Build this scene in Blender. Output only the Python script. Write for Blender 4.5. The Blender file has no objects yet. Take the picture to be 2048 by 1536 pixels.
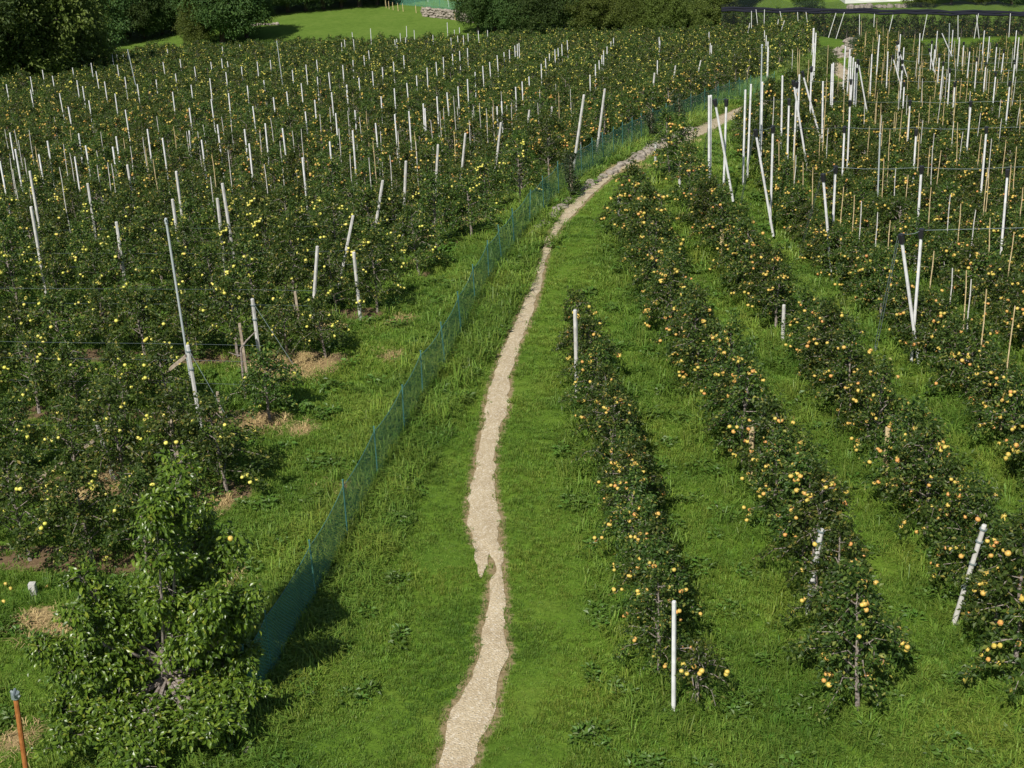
import bpy, math, random
import numpy as np
from mathutils import Vector, Matrix, Quaternion

# ------------------------------------------------------------------ camera, light, exposure
scene = bpy.context.scene
F_PX, PITCH, ROLL, ZC = 2959.0, math.radians(23.4), math.radians(2.5), 12.3
_s, _c = math.sin(ROLL), math.cos(ROLL)
FWD = np.array([0, math.cos(PITCH), -math.sin(PITCH)])
_r0 = np.array([1.0, 0, 0]); _u0 = np.cross(_r0, FWD)
RIGHT = _r0 * _c - _u0 * _s
UP = _r0 * _s + _u0 * _c
cam_data = bpy.data.cameras.new("camera")
cam = bpy.data.objects.new("camera", cam_data)
scene.collection.objects.link(cam)
cam_data.sensor_fit = 'HORIZONTAL'; cam_data.sensor_width = 36.0
cam_data.lens = 36.0 * F_PX / 2048.0
cam_data.clip_start = 0.1; cam_data.clip_end = 6000
cam.matrix_world = Matrix(((RIGHT[0], UP[0], -FWD[0], 0), (RIGHT[1], UP[1], -FWD[1], 0),
                           (RIGHT[2], UP[2], -FWD[2], ZC), (0, 0, 0, 1)))
scene.camera = cam

SUN_EL = math.radians(47.0)
SUN_AZ = math.radians(23.0)          # shadows fall away from the camera, this much to the right
LDIR = Vector((math.sin(SUN_AZ) * math.cos(SUN_EL), math.cos(SUN_AZ) * math.cos(SUN_EL), -math.sin(SUN_EL)))
world = bpy.data.worlds.new("World"); scene.world = world; world.use_nodes = True
wn = world.node_tree.nodes; wl = world.node_tree.links
bg = wn['Background']; sky = wn.new('ShaderNodeTexSky'); sky.sky_type = 'NISHITA'; sky.sun_disc = False
sky.sun_elevation = SUN_EL
to_sun = -LDIR
sky.sun_rotation = math.atan2(to_sun.x, to_sun.y)
wl.new(sky.outputs[0], bg.inputs[0]); bg.inputs[1].default_value = 0.06
sun_data = bpy.data.lights.new("sun", 'SUN'); sun_data.energy = 4.0; sun_data.angle = math.radians(0.5)
sun_data.color = (1.0, 0.95, 0.86)
sun = bpy.data.objects.new("sun", sun_data); scene.collection.objects.link(sun)
sun.rotation_euler = LDIR.to_track_quat('-Z', 'Y').to_euler(); sun.location = (0, 0, 40)
scene.view_settings.view_transform = 'Standard'; scene.view_settings.look = 'None'
scene.view_settings.exposure = 0.50; scene.view_settings.gamma = 1.0
scene.cycles.max_bounces = 6; scene.cycles.diffuse_bounces = 3; scene.cycles.glossy_bounces = 2
scene.cycles.transmission_bounces = 4; scene.cycles.transparent_max_bounces = 10
scene.cycles.use_denoising = True

COL = scene.collection
R = random.Random(7)
NR = np.random.default_rng(11)

# ------------------------------------------------------------------ terrain
FENCE_LINE = [(14, -4.9), (18.2, -3.7), (22, -2.9), (24.3, -2.55), (27.7, -1.87), (31.3, -1.08), (40.8, 1.13), (44.7, 2.45), (49, 4.0),
              (53, 5.5), (64, 9.0), (76, 12.6), (90, 18.0), (110, 24.0), (122, 27.0), (400, 27.0)]
_FY = [p[0] for p in FENCE_LINE]; _FX = [p[1] for p in FENCE_LINE]
def fence_x(y): return np.interp(y, _FY, _FX)
LY = [-1e5, 31, 35, 40, 165, 180, 1e5]; LZ = [0, 0, -.32, -.98, -18.0, -18.6, -18.6]
CY = [-1e5, 42, 46, 50, 160, 175, 1e5]; CZ = [0, 0, -.25, -.75, -17.2, -18.4, -18.4]
RY = [-1e5, 26, 31, 38.4, 46.8, 55, 64.4, 73, 80, 121, 124, 145, 152, 1e5]; RZ = [0, 0, -.35, -1.45, -2.5, -3.6, -5.0, -6.25, -7.3, -12.9, -13.2, -15.9, -16.3, -16.3]
def smooth(t):
    t = np.clip(t, 0, 1); return t * t * (3 - 2 * t)
def tz(x, y):
    x = np.asarray(x, float); y = np.asarray(y, float)
    off = x - (fence_x(y) + 1.2)
    l = np.interp(y, LY, LZ); c = np.interp(y, CY, CZ); r = np.interp(y, RY, RZ)
    a = smooth((-off - 1.0) / 5.0); b = smooth((off - 2.2) / 5.0)
    return c + (l - c) * a + (r - c) * b
def ray(px, py): return FWD + RIGHT * ((px - 1024) / F_PX) - UP * ((py - 768) / F_PX)
def G(px, py, h=0.0):
    """The ground point below the thing of height h whose top shows at this place of the photograph."""
    d = ray(px, py); lo = 5.0; hi = 5.0
    while hi < 600:
        p = d * hi
        if p[2] + ZC < tz(p[0], p[1]) + h: break
        lo = hi; hi += 0.7
    for _ in range(24):
        m = .5 * (lo + hi); p = d * m
        if p[2] + ZC < tz(p[0], p[1]) + h: hi = m
        else: lo = m
    p = d * lo
    return float(p[0]), float(p[1]), float(tz(p[0], p[1]))
def proj(x, y, z):
    v = np.array([x, y, z - ZC]); dd = v @ FWD
    return 1024 + F_PX * (v @ RIGHT) / dd, 768 - F_PX * (v @ UP) / dd, dd
def in_view(x, y, z, mx=60, my=60):
    a, b, d = proj(x, y, z)
    return d > 2 and -mx < a < 2048 + mx and -my < b < 1536 + my

# ------------------------------------------------------------------ materials
def M(name, base, rough=.7, spec=.3):
    m = bpy.data.materials.new(name); m.use_nodes = True
    b = m.node_tree.nodes['Principled BSDF']
    b.inputs['Base Color'].default_value = (*base, 1); b.inputs['Roughness'].default_value = rough
    b.inputs['Specular IOR Level'].default_value = spec
    return m, m.node_tree.nodes, m.node_tree.links, b
def ramp(n, stops, interp='LINEAR'):
    r = n.new('ShaderNodeValToRGB'); r.color_ramp.interpolation = interp
    e = r.color_ramp.elements
    while len(e) < len(stops): e.new(0.5)
    for k, (p, c) in enumerate(stops): e[k].position = p; e[k].color = (*c, 1)
    return r
def noise(n, scale, detail=4, rough=.55, vec=None, links=None):
    t = n.new('ShaderNodeTexNoise'); t.inputs['Scale'].default_value = scale
    t.inputs['Detail'].default_value = detail; t.inputs['Roughness'].default_value = rough
    if vec is not None: links.new(vec, t.inputs['Vector'])
    return t
def mixc(n, l, fac, a, b, mode='MIX'):
    x = n.new('ShaderNodeMix'); x.data_type = 'RGBA'; x.blend_type = mode
    for sock, v in ((x.inputs[0], fac), (x.inputs[6], a), (x.inputs[7], b)):
        if isinstance(v, (int, float)): sock.default_value = v
        elif isinstance(v, tuple): sock.default_value = (*v, 1)
        else: l.new(v, sock)
    return x.outputs[2]
def mth(n, l, op, a, b=None):
    x = n.new('ShaderNodeMath'); x.operation = op
    for k, v in enumerate((a, b)):
        if v is None: continue
        if isinstance(v, (int, float)): x.inputs[k].default_value = v
        else: l.new(v, x.inputs[k])
    return x.outputs[0]

def leaf_material(name, stops, rough=.48, spec=.28, trans=.28, tcol=(.16, .24, .03), hue=.5):
    m, n, l, b = M(name, stops[0][1], rough, spec)
    geo = n.new('ShaderNodeNewGeometry'); oi = n.new('ShaderNodeObjectInfo')
    r = ramp(n, stops); l.new(geo.outputs['Random Per Island'], r.inputs[0])
    hs = n.new('ShaderNodeHueSaturation')
    v = mth(n, l, 'MULTIPLY_ADD', oi.outputs['Random'], .5); v.node.inputs[2].default_value = .75
    l.new(v, hs.inputs['Value']); l.new(r.outputs[0], hs.inputs['Color'])
    h = mth(n, l, 'MULTIPLY_ADD', oi.outputs['Random'], .03); h.node.inputs[2].default_value = hue - .015
    l.new(h, hs.inputs['Hue'])
    l.new(hs.outputs[0], b.inputs['Base Color'])
    t = n.new('ShaderNodeBsdfTranslucent'); t.inputs[0].default_value = (*tcol, 1)
    mx = n.new('ShaderNodeMixShader'); mx.inputs[0].default_value = trans
    l.new(b.outputs[0], mx.inputs[1]); l.new(t.outputs[0], mx.inputs[2])
    l.new(mx.outputs[0], n['Material Output'].inputs[0])
    return m
MAT = {}
MAT['leaf'] = leaf_material('apple_leaf', [(0, (.022, .046, .009)), (.5, (.043, .078, .013)), (.82, (.080, .124, .020)), (.93, (.155, .185, .04)), (1, (.28, .24, .05))])
MAT['pear_leaf'] = leaf_material('pear_leaf', [(0, (.038, .066, .008)), (.6, (.088, .135, .013)), (.95, (.15, .20, .022)), (1, (.22, .22, .03))], rough=.34, spec=.42, trans=.25)
MAT['wood_leaf'] = leaf_material('woodland_leaf', [(0, (.030, .060, .016)), (.6, (.056, .100, .024)), (1, (.085, .135, .032))], rough=.6, spec=.25, trans=.25)
MAT['light_leaf'] = leaf_material('walnut_leaf', [(0, (.060, .090, .016)), (.6, (.105, .145, .024)), (1, (.15, .19, .04))], rough=.55, spec=.3, trans=.3)
MAT['hedge_leaf'] = leaf_material('hedge_leaf', [(0, (.015, .028, .012)), (1, (.04, .06, .02))], rough=.55, spec=.3, trans=.15)
MAT['grass'] = leaf_material('grass_blade', [(0, (.076, .146, .020)), (.5, (.128, .222, .030)), (.85, (.185, .275, .045)), (.94, (.20, .29, .045)), (1, (.34, .31, .11))], rough=.5, spec=.3, trans=.3, tcol=(.13, .28, .02))
def patchy(m, scale):
    n, l = m.node_tree.nodes, m.node_tree.links; b = n['Principled BSDF']; src = b.inputs['Base Color'].links[0].from_socket
    oi = n.new('ShaderNodeObjectInfo'); t = noise(n, scale, 3, .6, oi.outputs['Location'], l)
    r = ramp(n, [(.34, (.62, .72, .66)), (.5, (.97, .97, .92)), (.66, (1.22, 1.08, 1.0))]); l.new(t.outputs[0], r.inputs[0])
    l.new(mixc(n, l, 1.0, src, r.outputs[0], 'MULTIPLY'), b.inputs['Base Color'])
patchy(MAT['grass'], .45)
MAT['weed'] = leaf_material('weed_leaf', [(0, (.055, .12, .015)), (1, (.11, .19, .03))], rough=.45, spec=.35, trans=.3)
MAT['straw'] = leaf_material('straw', [(0, (.34, .24, .10)), (1, (.52, .40, .20))], rough=.8, spec=.15, trans=.15, tcol=(.4, .3, .1))

def bark(name, a, b_, sc=40):
    m, n, l, b = M(name, a, .9, .1)
    tc = n.new('ShaderNodeTexCoord'); t = noise(n, sc, 5, .6, tc.outputs['Object'], l)
    r = ramp(n, [(.3, a), (.65, b_)]); l.new(t.outputs[0], r.inputs[0]); l.new(r.outputs[0], b.inputs['Base Color'])
    bp = n.new('ShaderNodeBump'); bp.inputs['Strength'].default_value = .5; bp.inputs['Distance'].default_value = .01
    l.new(t.outputs[0], bp.inputs['Height']); l.new(bp.outputs[0], b.inputs['Normal'])
    return m
MAT['bark'] = bark('apple_bark', (.10, .075, .055), (.34, .30, .27), 30)
MAT['dark_bark'] = bark('dark_bark', (.05, .04, .03), (.13, .10, .08), 8)
MAT['concrete'] = bark('pale_concrete', (.36, .35, .32), (.60, .59, .56), 5)
MAT['white_concrete'] = bark('white_concrete', (.50, .50, .49), (.76, .76, .76), 4)
MAT['old_wood'] = bark('weathered_wood', (.20, .155, .11), (.42, .35, .27), 14)
MAT['bamboo'] = bark('bamboo_cane', (.40, .29, .13), (.62, .50, .30), 5)
MAT['grey_cane'] = bark('grey_cane', (.42, .40, .37), (.62, .60, .56), 6)
MAT['rust'] = bark('rusty_pole', (.22, .075, .02), (.40, .16, .05), 12)
MAT['stone'] = bark('wall_stone', (.13, .11, .09), (.36, .32, .27), 4)
MAT['black'] = M('black_plastic', (.018, .018, .02), .45, .4)[0]
MAT['galv'] = M('galvanised_steel', (.38, .42, .42), .45, .5)[0]
MAT['wire'] = M('steel_wire', (.16, .20, .20), .5, .5)[0]
MAT['teal_post'] = M('blue_green_paint', (.06, .17, .15), .6, .3)[0]
MAT['white_wall'] = M('white_render', (.8, .8, .78), .9, .1)[0]
MAT['red_wood'] = M('red_brown_boards', (.22, .07, .04), .8, .2)[0]

def apple_material(name, ground, blush, share, island):
    m, n, l, b = M(name, ground[0], .38, .4)
    if island: rnd = n.new('ShaderNodeNewGeometry').outputs['Random Per Island']
    else: rnd = n.new('ShaderNodeObjectInfo').outputs['Random']
    r = ramp(n, [(0, ground[0]), (1, ground[1])]); l.new(rnd, r.inputs[0])
    tc = n.new('ShaderNodeTexCoord'); t = noise(n, 14, 2, .5, tc.outputs['Object'], l)
    w = mth(n, l, 'FRACT', mth(n, l, 'MULTIPLY', rnd, 7.31))
    f = mth(n, l, 'ADD', mth(n, l, 'MULTIPLY', w, share), mth(n, l, 'SUBTRACT', t.outputs[0], .75))
    f2 = n.new('ShaderNodeMapRange'); f2.inputs[1].default_value = 0; f2.inputs[2].default_value = .35; l.new(f, f2.inputs[0])
    l.new(mixc(n, l, f2.outputs[0], r.outputs[0], blush), b.inputs['Base Color'])
    return m
GOLD = ((.50, .41, .08), (.63, .46, .10)); BLUSH = (.58, .22, .08)
LIME = ((.56, .56, .09), (.74, .66, .15))
for isl in (0, 1):
    MAT['gold', isl] = apple_material('golden_blushed_apple_skin', GOLD, BLUSH, .52, isl)
    MAT['lime', isl] = apple_material('yellow_green_apple_skin', LIME, BLUSH, .28, isl)

# ------------------------------------------------------------------ mesh helpers
class MB:
    """Collects vertices and faces (with material slots) for one mesh."""
    def __init__(s): s.v = []; s.f = []; s.fm = []; s.n = 0
    def add(s, v, f, m=0):
        v = np.asarray(v, float).reshape(-1, 3)
        for q in f: s.f.append([int(i) + s.n for i in q]); s.fm.append(m)
        s.v.append(v); s.n += len(v)
    def tube(s, pts, rad, sides=5, m=0, cap=True):
        pts = np.asarray(pts, float); k = len(pts)
        rad = np.broadcast_to(np.asarray(rad, float), (k,))
        tan = np.gradient(pts, axis=0); tan /= np.linalg.norm(tan, axis=1)[:, None] + 1e-9
        ref = np.array([.31, .95, .05]) if abs(tan[0][1]) < .8 else np.array([.95, .1, .3])
        a = np.cross(tan, ref); a /= np.linalg.norm(a, axis=1)[:, None]; b = np.cross(tan, a)
        ang = np.arange(sides) * 2 * math.pi / sides
        v = (pts[:, None, :] + rad[:, None, None] * (np.cos(ang)[None, :, None] * a[:, None, :] + np.sin(ang)[None, :, None] * b[:, None, :])).reshape(-1, 3)
        f = [[i * sides + j, i * sides + (j + 1) % sides, (i + 1) * sides + (j + 1) % sides, (i + 1) * sides + j] for i in range(k - 1) for j in range(sides)]
        if cap: f += [list(range(sides))[::-1], [(k - 1) * sides + j for j in range(sides)]]
        s.add(v, f, m)
    def prism(s, prof, z0, z1, s1=1.0, m=0, mat=None):
        p = np.asarray(prof, float); k = len(p)
        v = np.concatenate([np.c_[p, np.full(k, z0)], np.c_[p * s1, np.full(k, z1)]])
        if mat is not None: v = v @ np.asarray(mat)[:3, :3].T + np.asarray(mat)[:3, 3]
        f = [[j, (j + 1) % k, k + (j + 1) % k, k + j] for j in range(k)] + [list(range(k))[::-1], [k + j for j in range(k)]]
        s.add(v, f, m)
    def ball(s, c, r, seg=8, rings=6, m=0, squash=1.0, dimple=.0):
        v = []; c = np.asarray(c, float)
        for i in range(rings + 1):
            th = math.pi * i / rings
            rr = math.sin(th); zz = math.cos(th)
            if dimple: zz -= dimple * math.exp(-(rr / .35) ** 2) * (1 if i < rings / 2 else -.5); rr *= 1 + .06 * math.cos(th)
            for j in range(seg):
                ph = 2 * math.pi * j / seg; v.append((rr * math.cos(ph), rr * math.sin(ph), zz * squash))
        f = [[i * seg + j, (i + 1) * seg + j, (i + 1) * seg + (j + 1) % seg, i * seg + (j + 1) % seg] for i in range(rings) for j in range(seg)]
        s.add(np.array(v) * r + c, f, m)
    def leaves(s, pos, d, up, L, W, m=0, fold=.22, droop=.0, long=False):
        """Leaf blades folded along the midrib: diamond of two triangles, or six corners when long."""
        N = len(pos); d = d / (np.linalg.norm(d, axis=1)[:, None] + 1e-9)
        side = np.cross(up, d); side /= np.linalg.norm(side, axis=1)[:, None] + 1e-9
        nrm = np.cross(d, side)
        L = np.broadcast_to(L, (N,))[:, None]; W = np.broadcast_to(W, (N,))[:, None]
        if not long:
            P = [pos, pos + d * L * .45 + side * W * .5 + nrm * W * fold, pos + d * L - nrm * L * droop, pos + d * L * .45 - side * W * .5 + nrm * W * fold]
            fs = [(0, 2, 1), (0, 3, 2)]
        else:
            mid = pos + d * L * .55 + nrm * L * .02
            P = [pos, pos + d * L * .32 + side * W * .48 + nrm * W * fold, pos + d * L * .70 + side * W * .36 + nrm * W * fold - nrm * L * droop * .5,
                 pos + d * L * .98 - nrm * L * droop * 1.3, pos + d * L * .70 - side * W * .36 + nrm * W * fold - nrm * L * droop * .5,
                 pos + d * L * .32 - side * W * .48 + nrm * W * fold, mid - nrm * L * droop * .3]
            fs = [(0, 6, 1), (1, 6, 2), (2, 6, 3), (3, 6, 4), (4, 6, 5), (5, 6, 0)]
        k = len(P)
        v = np.stack(P, 1).reshape(-1, 3)
        base = (np.arange(N) * k)[:, None] + s.n
        F = np.concatenate([base + np.array(f)[None, :] for f in fs], 0)
        s.f.append(F); s.fm.append((m, len(F)))
        s.v.append(v); s.n += len(v)
    def mesh(s, name, mats, smooth_=False):
        me = bpy.data.meshes.new(name)
        V = np.concatenate(s.v).astype(np.float32)
        loops, tot, mi = [], [], []
        for f, fm in zip(s.f, s.fm):
            if isinstance(f, np.ndarray):
                loops.append(f.ravel()); tot.append(np.full(len(f), f.shape[1])); mi.append(np.full(len(f), fm[0]))
            else:
                loops.append(np.array(f)); tot.append(np.array([len(f)])); mi.append(np.array([fm]))
        loops = np.concatenate(loops).astype(np.int32); tot = np.concatenate(tot).astype(np.int32); mi = np.concatenate(mi).astype(np.int32)
        me.vertices.add(len(V)); me.vertices.foreach_set('co', V.ravel())
        me.loops.add(len(loops)); me.loops.foreach_set('vertex_index', loops)
        me.polygons.add(len(tot)); st = np.zeros(len(tot), np.int32); st[1:] = np.cumsum(tot)[:-1]
        me.polygons.foreach_set('loop_start', st)
        try: me.polygons.foreach_set('loop_total', tot)
        except Exception: pass
        me.polygons.foreach_set('material_index', mi)
        me.polygons.foreach_set('use_smooth', np.full(len(tot), smooth_))
        for m in (mats if isinstance(mats, (list, tuple)) else [mats]): me.materials.append(m)
        me.update(calc_edges=True); me.validate()
        return me
def obj(name, me, parent=None, loc=None, rz=0.0):
    o = bpy.data.objects.new(name, me); COL.objects.link(o)
    if parent is not None: o.parent = parent
    if loc is not None: o.location = loc
    if rz: o.rotation_euler = (0, 0, rz)
    return o
def tag(o, label=None, cat=None, group=None, kind=None):
    for k, v in (('label', label), ('category', cat), ('group', group), ('kind', kind)):
        if v: o[k] = v
    return o
def thing(name, label, cat, loc=(0, 0, 0), rz=0.0, group=None):
    o = bpy.data.objects.new(name, None); COL.objects.link(o); o.empty_display_size = .2
    o.location = loc; o.rotation_euler = (0, 0, rz)
    return tag(o, label, cat, group)
def unit(v): return v / (np.linalg.norm(v, axis=-1, keepdims=True) + 1e-9)
ORD = ('first second third fourth fifth sixth seventh eighth ninth tenth eleventh twelfth thirteenth fourteenth fifteenth sixteenth seventeenth '
       'eighteenth nineteenth twentieth').split()
def ordinal(k):
    if k < 20: return ORD[k]
    t = {2: 'twenty', 3: 'thirty', 4: 'forty', 5: 'fifty', 6: 'sixty', 7: 'seventy', 8: 'eighty', 9: 'ninety'}
    a, b = divmod(k + 1, 10)
    if b == 0: return t.get(a, 'hundred').replace('y', 'ieth') if a < 10 else 'hundredth'
    return (t[a] + '-' if a < 10 else 'hundred-') + ORD[b - 1]

# ------------------------------------------------------------------ ground sheet
def axis(parts):
    out = []
    for a, b, st in parts: out += list(np.arange(a, b, st))
    return np.array(out)
gy = axis([(-3000, -200, 400), (-200, 6, 20), (6, 13, .4), (13, 50, .2), (50, 62, .4), (62, 130, 1.0), (130, 230, 2.5), (230, 3000, 150)])
gx = axis([(-3000, -150, 250), (-150, -32, 3), (-32, -6, .4), (-6, 7, .16), (7, 32, .4), (32, 70, 1.0), (70, 150, 4), (150, 3001, 250)])
GX, GY = np.meshgrid(gx, gy)
GZ = tz(GX, GY)
near0 = np.exp(-((np.hypot(GX, GY - 25)) / 45) ** 2)
# the path: centre and half width, from its edges in the photograph
PATH_PX = [(1600, 860, 930), (1536, 880, 940), (1480, 890, 958), (1430, 897, 990), (1390, 925, 992), (1345, 945, 1003), (1310, 962, 1018), (1270, 962, 1008), (1220, 975, 1010),
           (1170, 983, 1008), (1140, 988, 1005), (1100, 975, 1001), (1080, 948, 1000), (1040, 936, 1000), (1000, 938, 990), (960, 945, 988), (900, 955, 990),
           (850, 966, 1003), (810, 971, 1018), (760, 985, 1018), (700, 1004, 1034), (650, 1028, 1056), (600, 1048, 1074), (560, 1070, 1084), (520, 1081, 1092), (480, 1090, 1106),
           (450, 1106, 1127), (420, 1130, 1155), (390, 1158, 1184), (365, 1187, 1212), (345, 1207, 1236), (325, 1240, 1277), (305, 1278, 1313), (288, 1310, 1342)]
path_L, path_R = [], []
for (y, a, b) in PATH_PX:
    path_L.append(G(a, y)[:2]); path_R.append(G(b, y)[:2])
for (x, y) in [(1345, 286), (1400, 260), (1452, 236), (1475, 226), (1500, 215), (1530, 206), (1560, 197), (1640, 183), (1680, 174), (1706, 170), (1690, 155), (1680, 142), (1668, 128), (1655, 122)]:
    g = G(x, y); path_L.append((g[0] - .38, g[1] + .3)); path_R.append((g[0] + .38, g[1] - .3))
path_L = np.array(path_L); path_R = np.array(path_R)
def resample(P, n):
    d = np.r_[0, np.cumsum(np.linalg.norm(np.diff(P, axis=0), axis=1))]
    t = np.linspace(0, 1, n) ** 1.15 * d[-1]
    return np.c_[np.interp(t, d, P[:, 0]), np.interp(t, d, P[:, 1])]
path_C = (path_L + path_R) / 2; path_W = np.linalg.norm(path_R - path_L, axis=1) / 2
def path_dist(x, y):
    """Distance to the path's centre line less its half width."""
    x = np.asarray(x, float); y = np.asarray(y, float); best = np.full(x.shape, 1e9)
    for k in range(len(path_C) - 1):
        a = path_C[k]; b = path_C[k + 1]; ab = b - a; L2 = ab @ ab
        t = np.clip(((x - a[0]) * ab[0] + (y - a[1]) * ab[1]) / L2, 0, 1)
        d = np.hypot(x - a[0] - t * ab[0], y - a[1] - t * ab[1]) - (path_W[k] + (path_W[k + 1] - path_W[k]) * t)
        best = np.minimum(best, d)
    return best

near = near0 * np.where(near0 > .01, smooth((path_dist(GX, GY) - .05) / .4), 0)
GZ = GZ + near * .03 * (np.sin(GX * 2.1 + np.sin(GY * 1.3) * 2) * np.sin(GY * 1.7 + GX * .6)) - .005
# orchard rows ------------------------------------------------------
LEFT_ROWS = []
for j in range(48):
    y0 = 21.0 + 3.08 * j if j != 1 else 24.05
    slope = -.16 - .002 * j
    xe = fence_x(y0) - float(np.interp(y0, [26.9, 33, 36.6, 38.8, 41, 45, 60], [2.9, 2.6, 2.4, 2.0, 1.4, 1.3, 1.2]))
    if j == 0: xe = -6.2
    if j == 1: xe = -5.2
    ye = y0 if j else 21.6
    x = xe; pts = []
    while True:
        y = ye + slope * (x - xe)
        if x < -.375 * (y * .92 + 5) - 2.0 or (y > 122 and x < -36) or (y > 108 and x < -.285 * y): break
        if y > 166 or (x > 20 and y > 138): break
        pts.append((x, y)); x -= 1.0
    LEFT_ROWS.append(pts)
ROW4 = [(10, 9.5), (23, 9.15), (30, 8.95), (38, 8.85), (47, 8.7), (55, 8.5), (64, 8.3), (130, 8.0)]
def row4_x(y): return np.interp(y, [p[0] for p in ROW4], [p[1] for p in ROW4])
ROW_NEAR = {1: [(17.0, 2.04), (19.8, 1.93), (23, 1.81), (26.2, 1.62), (28.9, 1.55)],
            2: [(16.7, 4.45), (19.5, 4.55), (22.8, 4.3), (27.2, 3.97), (31.4, 3.66), (34.9, 3.43), (39.4, 3.3)],
            3: [(13.2, 7.05), (17.3, 6.95), (20, 6.8), (24.6, 6.65), (28.2, 6.4), (34.2, 5.95), (38.8, 5.4), (44.6, 5.2)]}
RIGHT_ROWS = []
for k in (1, 2, 3):
    q = ROW_NEAR[k]; ys = np.arange(q[0][0], q[-1][0] + .2, .74)
    RIGHT_ROWS.append([(float(np.interp(y, [a[0] for a in q], [a[1] for a in q])), float(y)) for y in ys])
for k in range(4, 24):
    pts = []; y = 14.0
    while y < 119:
        x = float(row4_x(y) + 2.3 * (k - 4))
        if x < .375 * (y * .92 + 5) + 2.0 and x > fence_x(y) + 3.4 and path_dist(np.array([x]), np.array([y]))[0] > .9: pts.append((x, y))
        y += .85
    RIGHT_ROWS.append(pts)

# where bare soil or straw shows: strips under the rows, patches at their ends
def row_strip(x, y):
    best = np.full(x.shape, 1e9)
    for pts in LEFT_ROWS[:14] + RIGHT_ROWS[:10]:
        if len(pts) < 2: continue
        P = np.array(pts); a = P[0]; b = P[-1]
        if pts is RIGHT_ROWS[1] or True:
            for k in range(0, len(P) - 1, 4):
                a = P[k]; b = P[min(k + 4, len(P) - 1)]; ab = b - a; L2 = ab @ ab + 1e-9
                t = np.clip(((x - a[0]) * ab[0] + (y - a[1]) * ab[1]) / L2, 0, 1)
                best = np.minimum(best, np.hypot(x - a[0] - t * ab[0], y - a[1] - t * ab[1]))
    return best
STRAW_PX = [(575, 728, .8), (540, 740, .7), (655, 652, .6), (812, 536, .6), (625, 735, .7), (150, 985, .6), (75, 1240, .45), (120, 1255, .35), (425, 1160, .5), (960, 442, .7), (800, 640, .35), (520, 850, .5),
            (790, 715, .25), (690, 975, .35), (30, 1480, .35), (430, 1010, .4), (850, 480, .4), (930, 440, .5), (600, 860, .35), (1250, 335, .8), (1330, 285, 1.1), (1380, 265, .8), (220, 960, .7)]
STRAW = [(*G(a, b)[:2], r) for (a, b, r) in STRAW_PX]
sel = (GY > 8) & (GY < 70) & (np.abs(GX) < 32)
strip = np.full(GX.shape, 9.0); strip[sel] = row_strip(GX[sel], GY[sel])
straw_mask = np.zeros(GX.shape)
for (x, y, r) in STRAW: straw_mask = np.maximum(straw_mask, np.exp(-(((GX - x) ** 2 + (GY - y) ** 2) / r ** 2)))
left_side = (GX < fence_x(GY) - 1.5)
soil_mask = np.clip(1.25 - strip / .55, 0, 1) * np.where(left_side, 1.0, .45)
meadow = ((GY > 150) | (GX < -39) & (GY > 120)).astype(float)
mb = MB(); ny, nx = GX.shape
idx = np.arange(nx * ny).reshape(ny, nx)
quads = np.stack([idx[:-1, :-1], idx[:-1, 1:], idx[1:, 1:], idx[1:, :-1]], -1).reshape(-1, 4)
mb.v = [np.c_[GX.ravel(), GY.ravel(), GZ.ravel()]]; mb.f = [quads]; mb.fm = [(0, len(quads))]; mb.n = nx * ny
gm, n, l, b = M('orchard_ground', (.06, .1, .02), .95, .1)
tc = n.new('ShaderNodeTexCoord')
n1 = noise(n, .55, 5, .6, tc.outputs['Object'], l); n2 = noise(n, 9, 6, .7, tc.outputs['Object'], l); n3 = noise(n, 60, 3, .6, tc.outputs['Object'], l)
g1 = ramp(n, [(.34, (.055, .115, .012)), (.52, (.105, .185, .018)), (.70, (.17, .215, .036))]); l.new(n1.outputs[0], g1.inputs[0])
g2 = ramp(n, [(.3, (.050, .100, .010)), (.7, (.145, .240, .028))]); l.new(n2.outputs[0], g2.inputs[0])
grass_c = mixc(n, l, .5, g1.outputs[0], g2.outputs[0])
so = ramp(n, [(.3, (.10, .065, .035)), (.7, (.22, .155, .09))]); l.new(n2.outputs[0], so.inputs[0])
sw = ramp(n, [(.3, (.24, .165, .075)), (.7, (.42, .32, .16))]); l.new(n3.outputs[0], sw.inputs[0])
n4 = noise(n, .16, 6, .7, tc.outputs['Object'], l); n5 = noise(n, 1.7, 5, .75, tc.outputs['Object'], l)
me_ = ramp(n, [(.34, (.075, .130, .018)), (.5, (.105, .178, .026)), (.66, (.145, .205, .040))]); l.new(mth(n, l, 'MULTIPLY_ADD', n5.outputs[0], .6), me_.inputs[0])
l.new(mth(n, l, 'MULTIPLY', n4.outputs[0], .4), me_.inputs[0].links[0].from_node.inputs[2])
def attr(nm):
    a = n.new('ShaderNodeAttribute'); a.attribute_name = nm; return a.outputs['Fac']
def edge(fac):   # break an even mask up with noise
    mr = n.new('ShaderNodeMapRange'); mr.inputs[1].default_value = .38; mr.inputs[2].default_value = .62
    l.new(mth(n, l, 'ADD', fac, mth(n, l, 'MULTIPLY', mth(n, l, 'SUBTRACT', n2.outputs[0], .5), 1.1)), mr.inputs[0]); return mr.outputs[0]
c = mixc(n, l, edge(attr('soil')), grass_c, so.outputs[0])
c = mixc(n, l, edge(attr('straw')), c, sw.outputs[0])
vg = ramp(n, [(.3, (.16, .12, .055)), (.7, (.37, .29, .165))]); l.new(n2.outputs[0], vg.inputs[0])
c = mixc(n, l, edge(attr('verge')), c, vg.outputs[0])
c = mixc(n, l, attr('meadow'), c, me_.outputs[0])
l.new(c, b.inputs['Base Color'])
bp = n.new('ShaderNodeBump'); bp.inputs['Strength'].default_value = .8; bp.inputs['Distance'].default_value = .05
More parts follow.
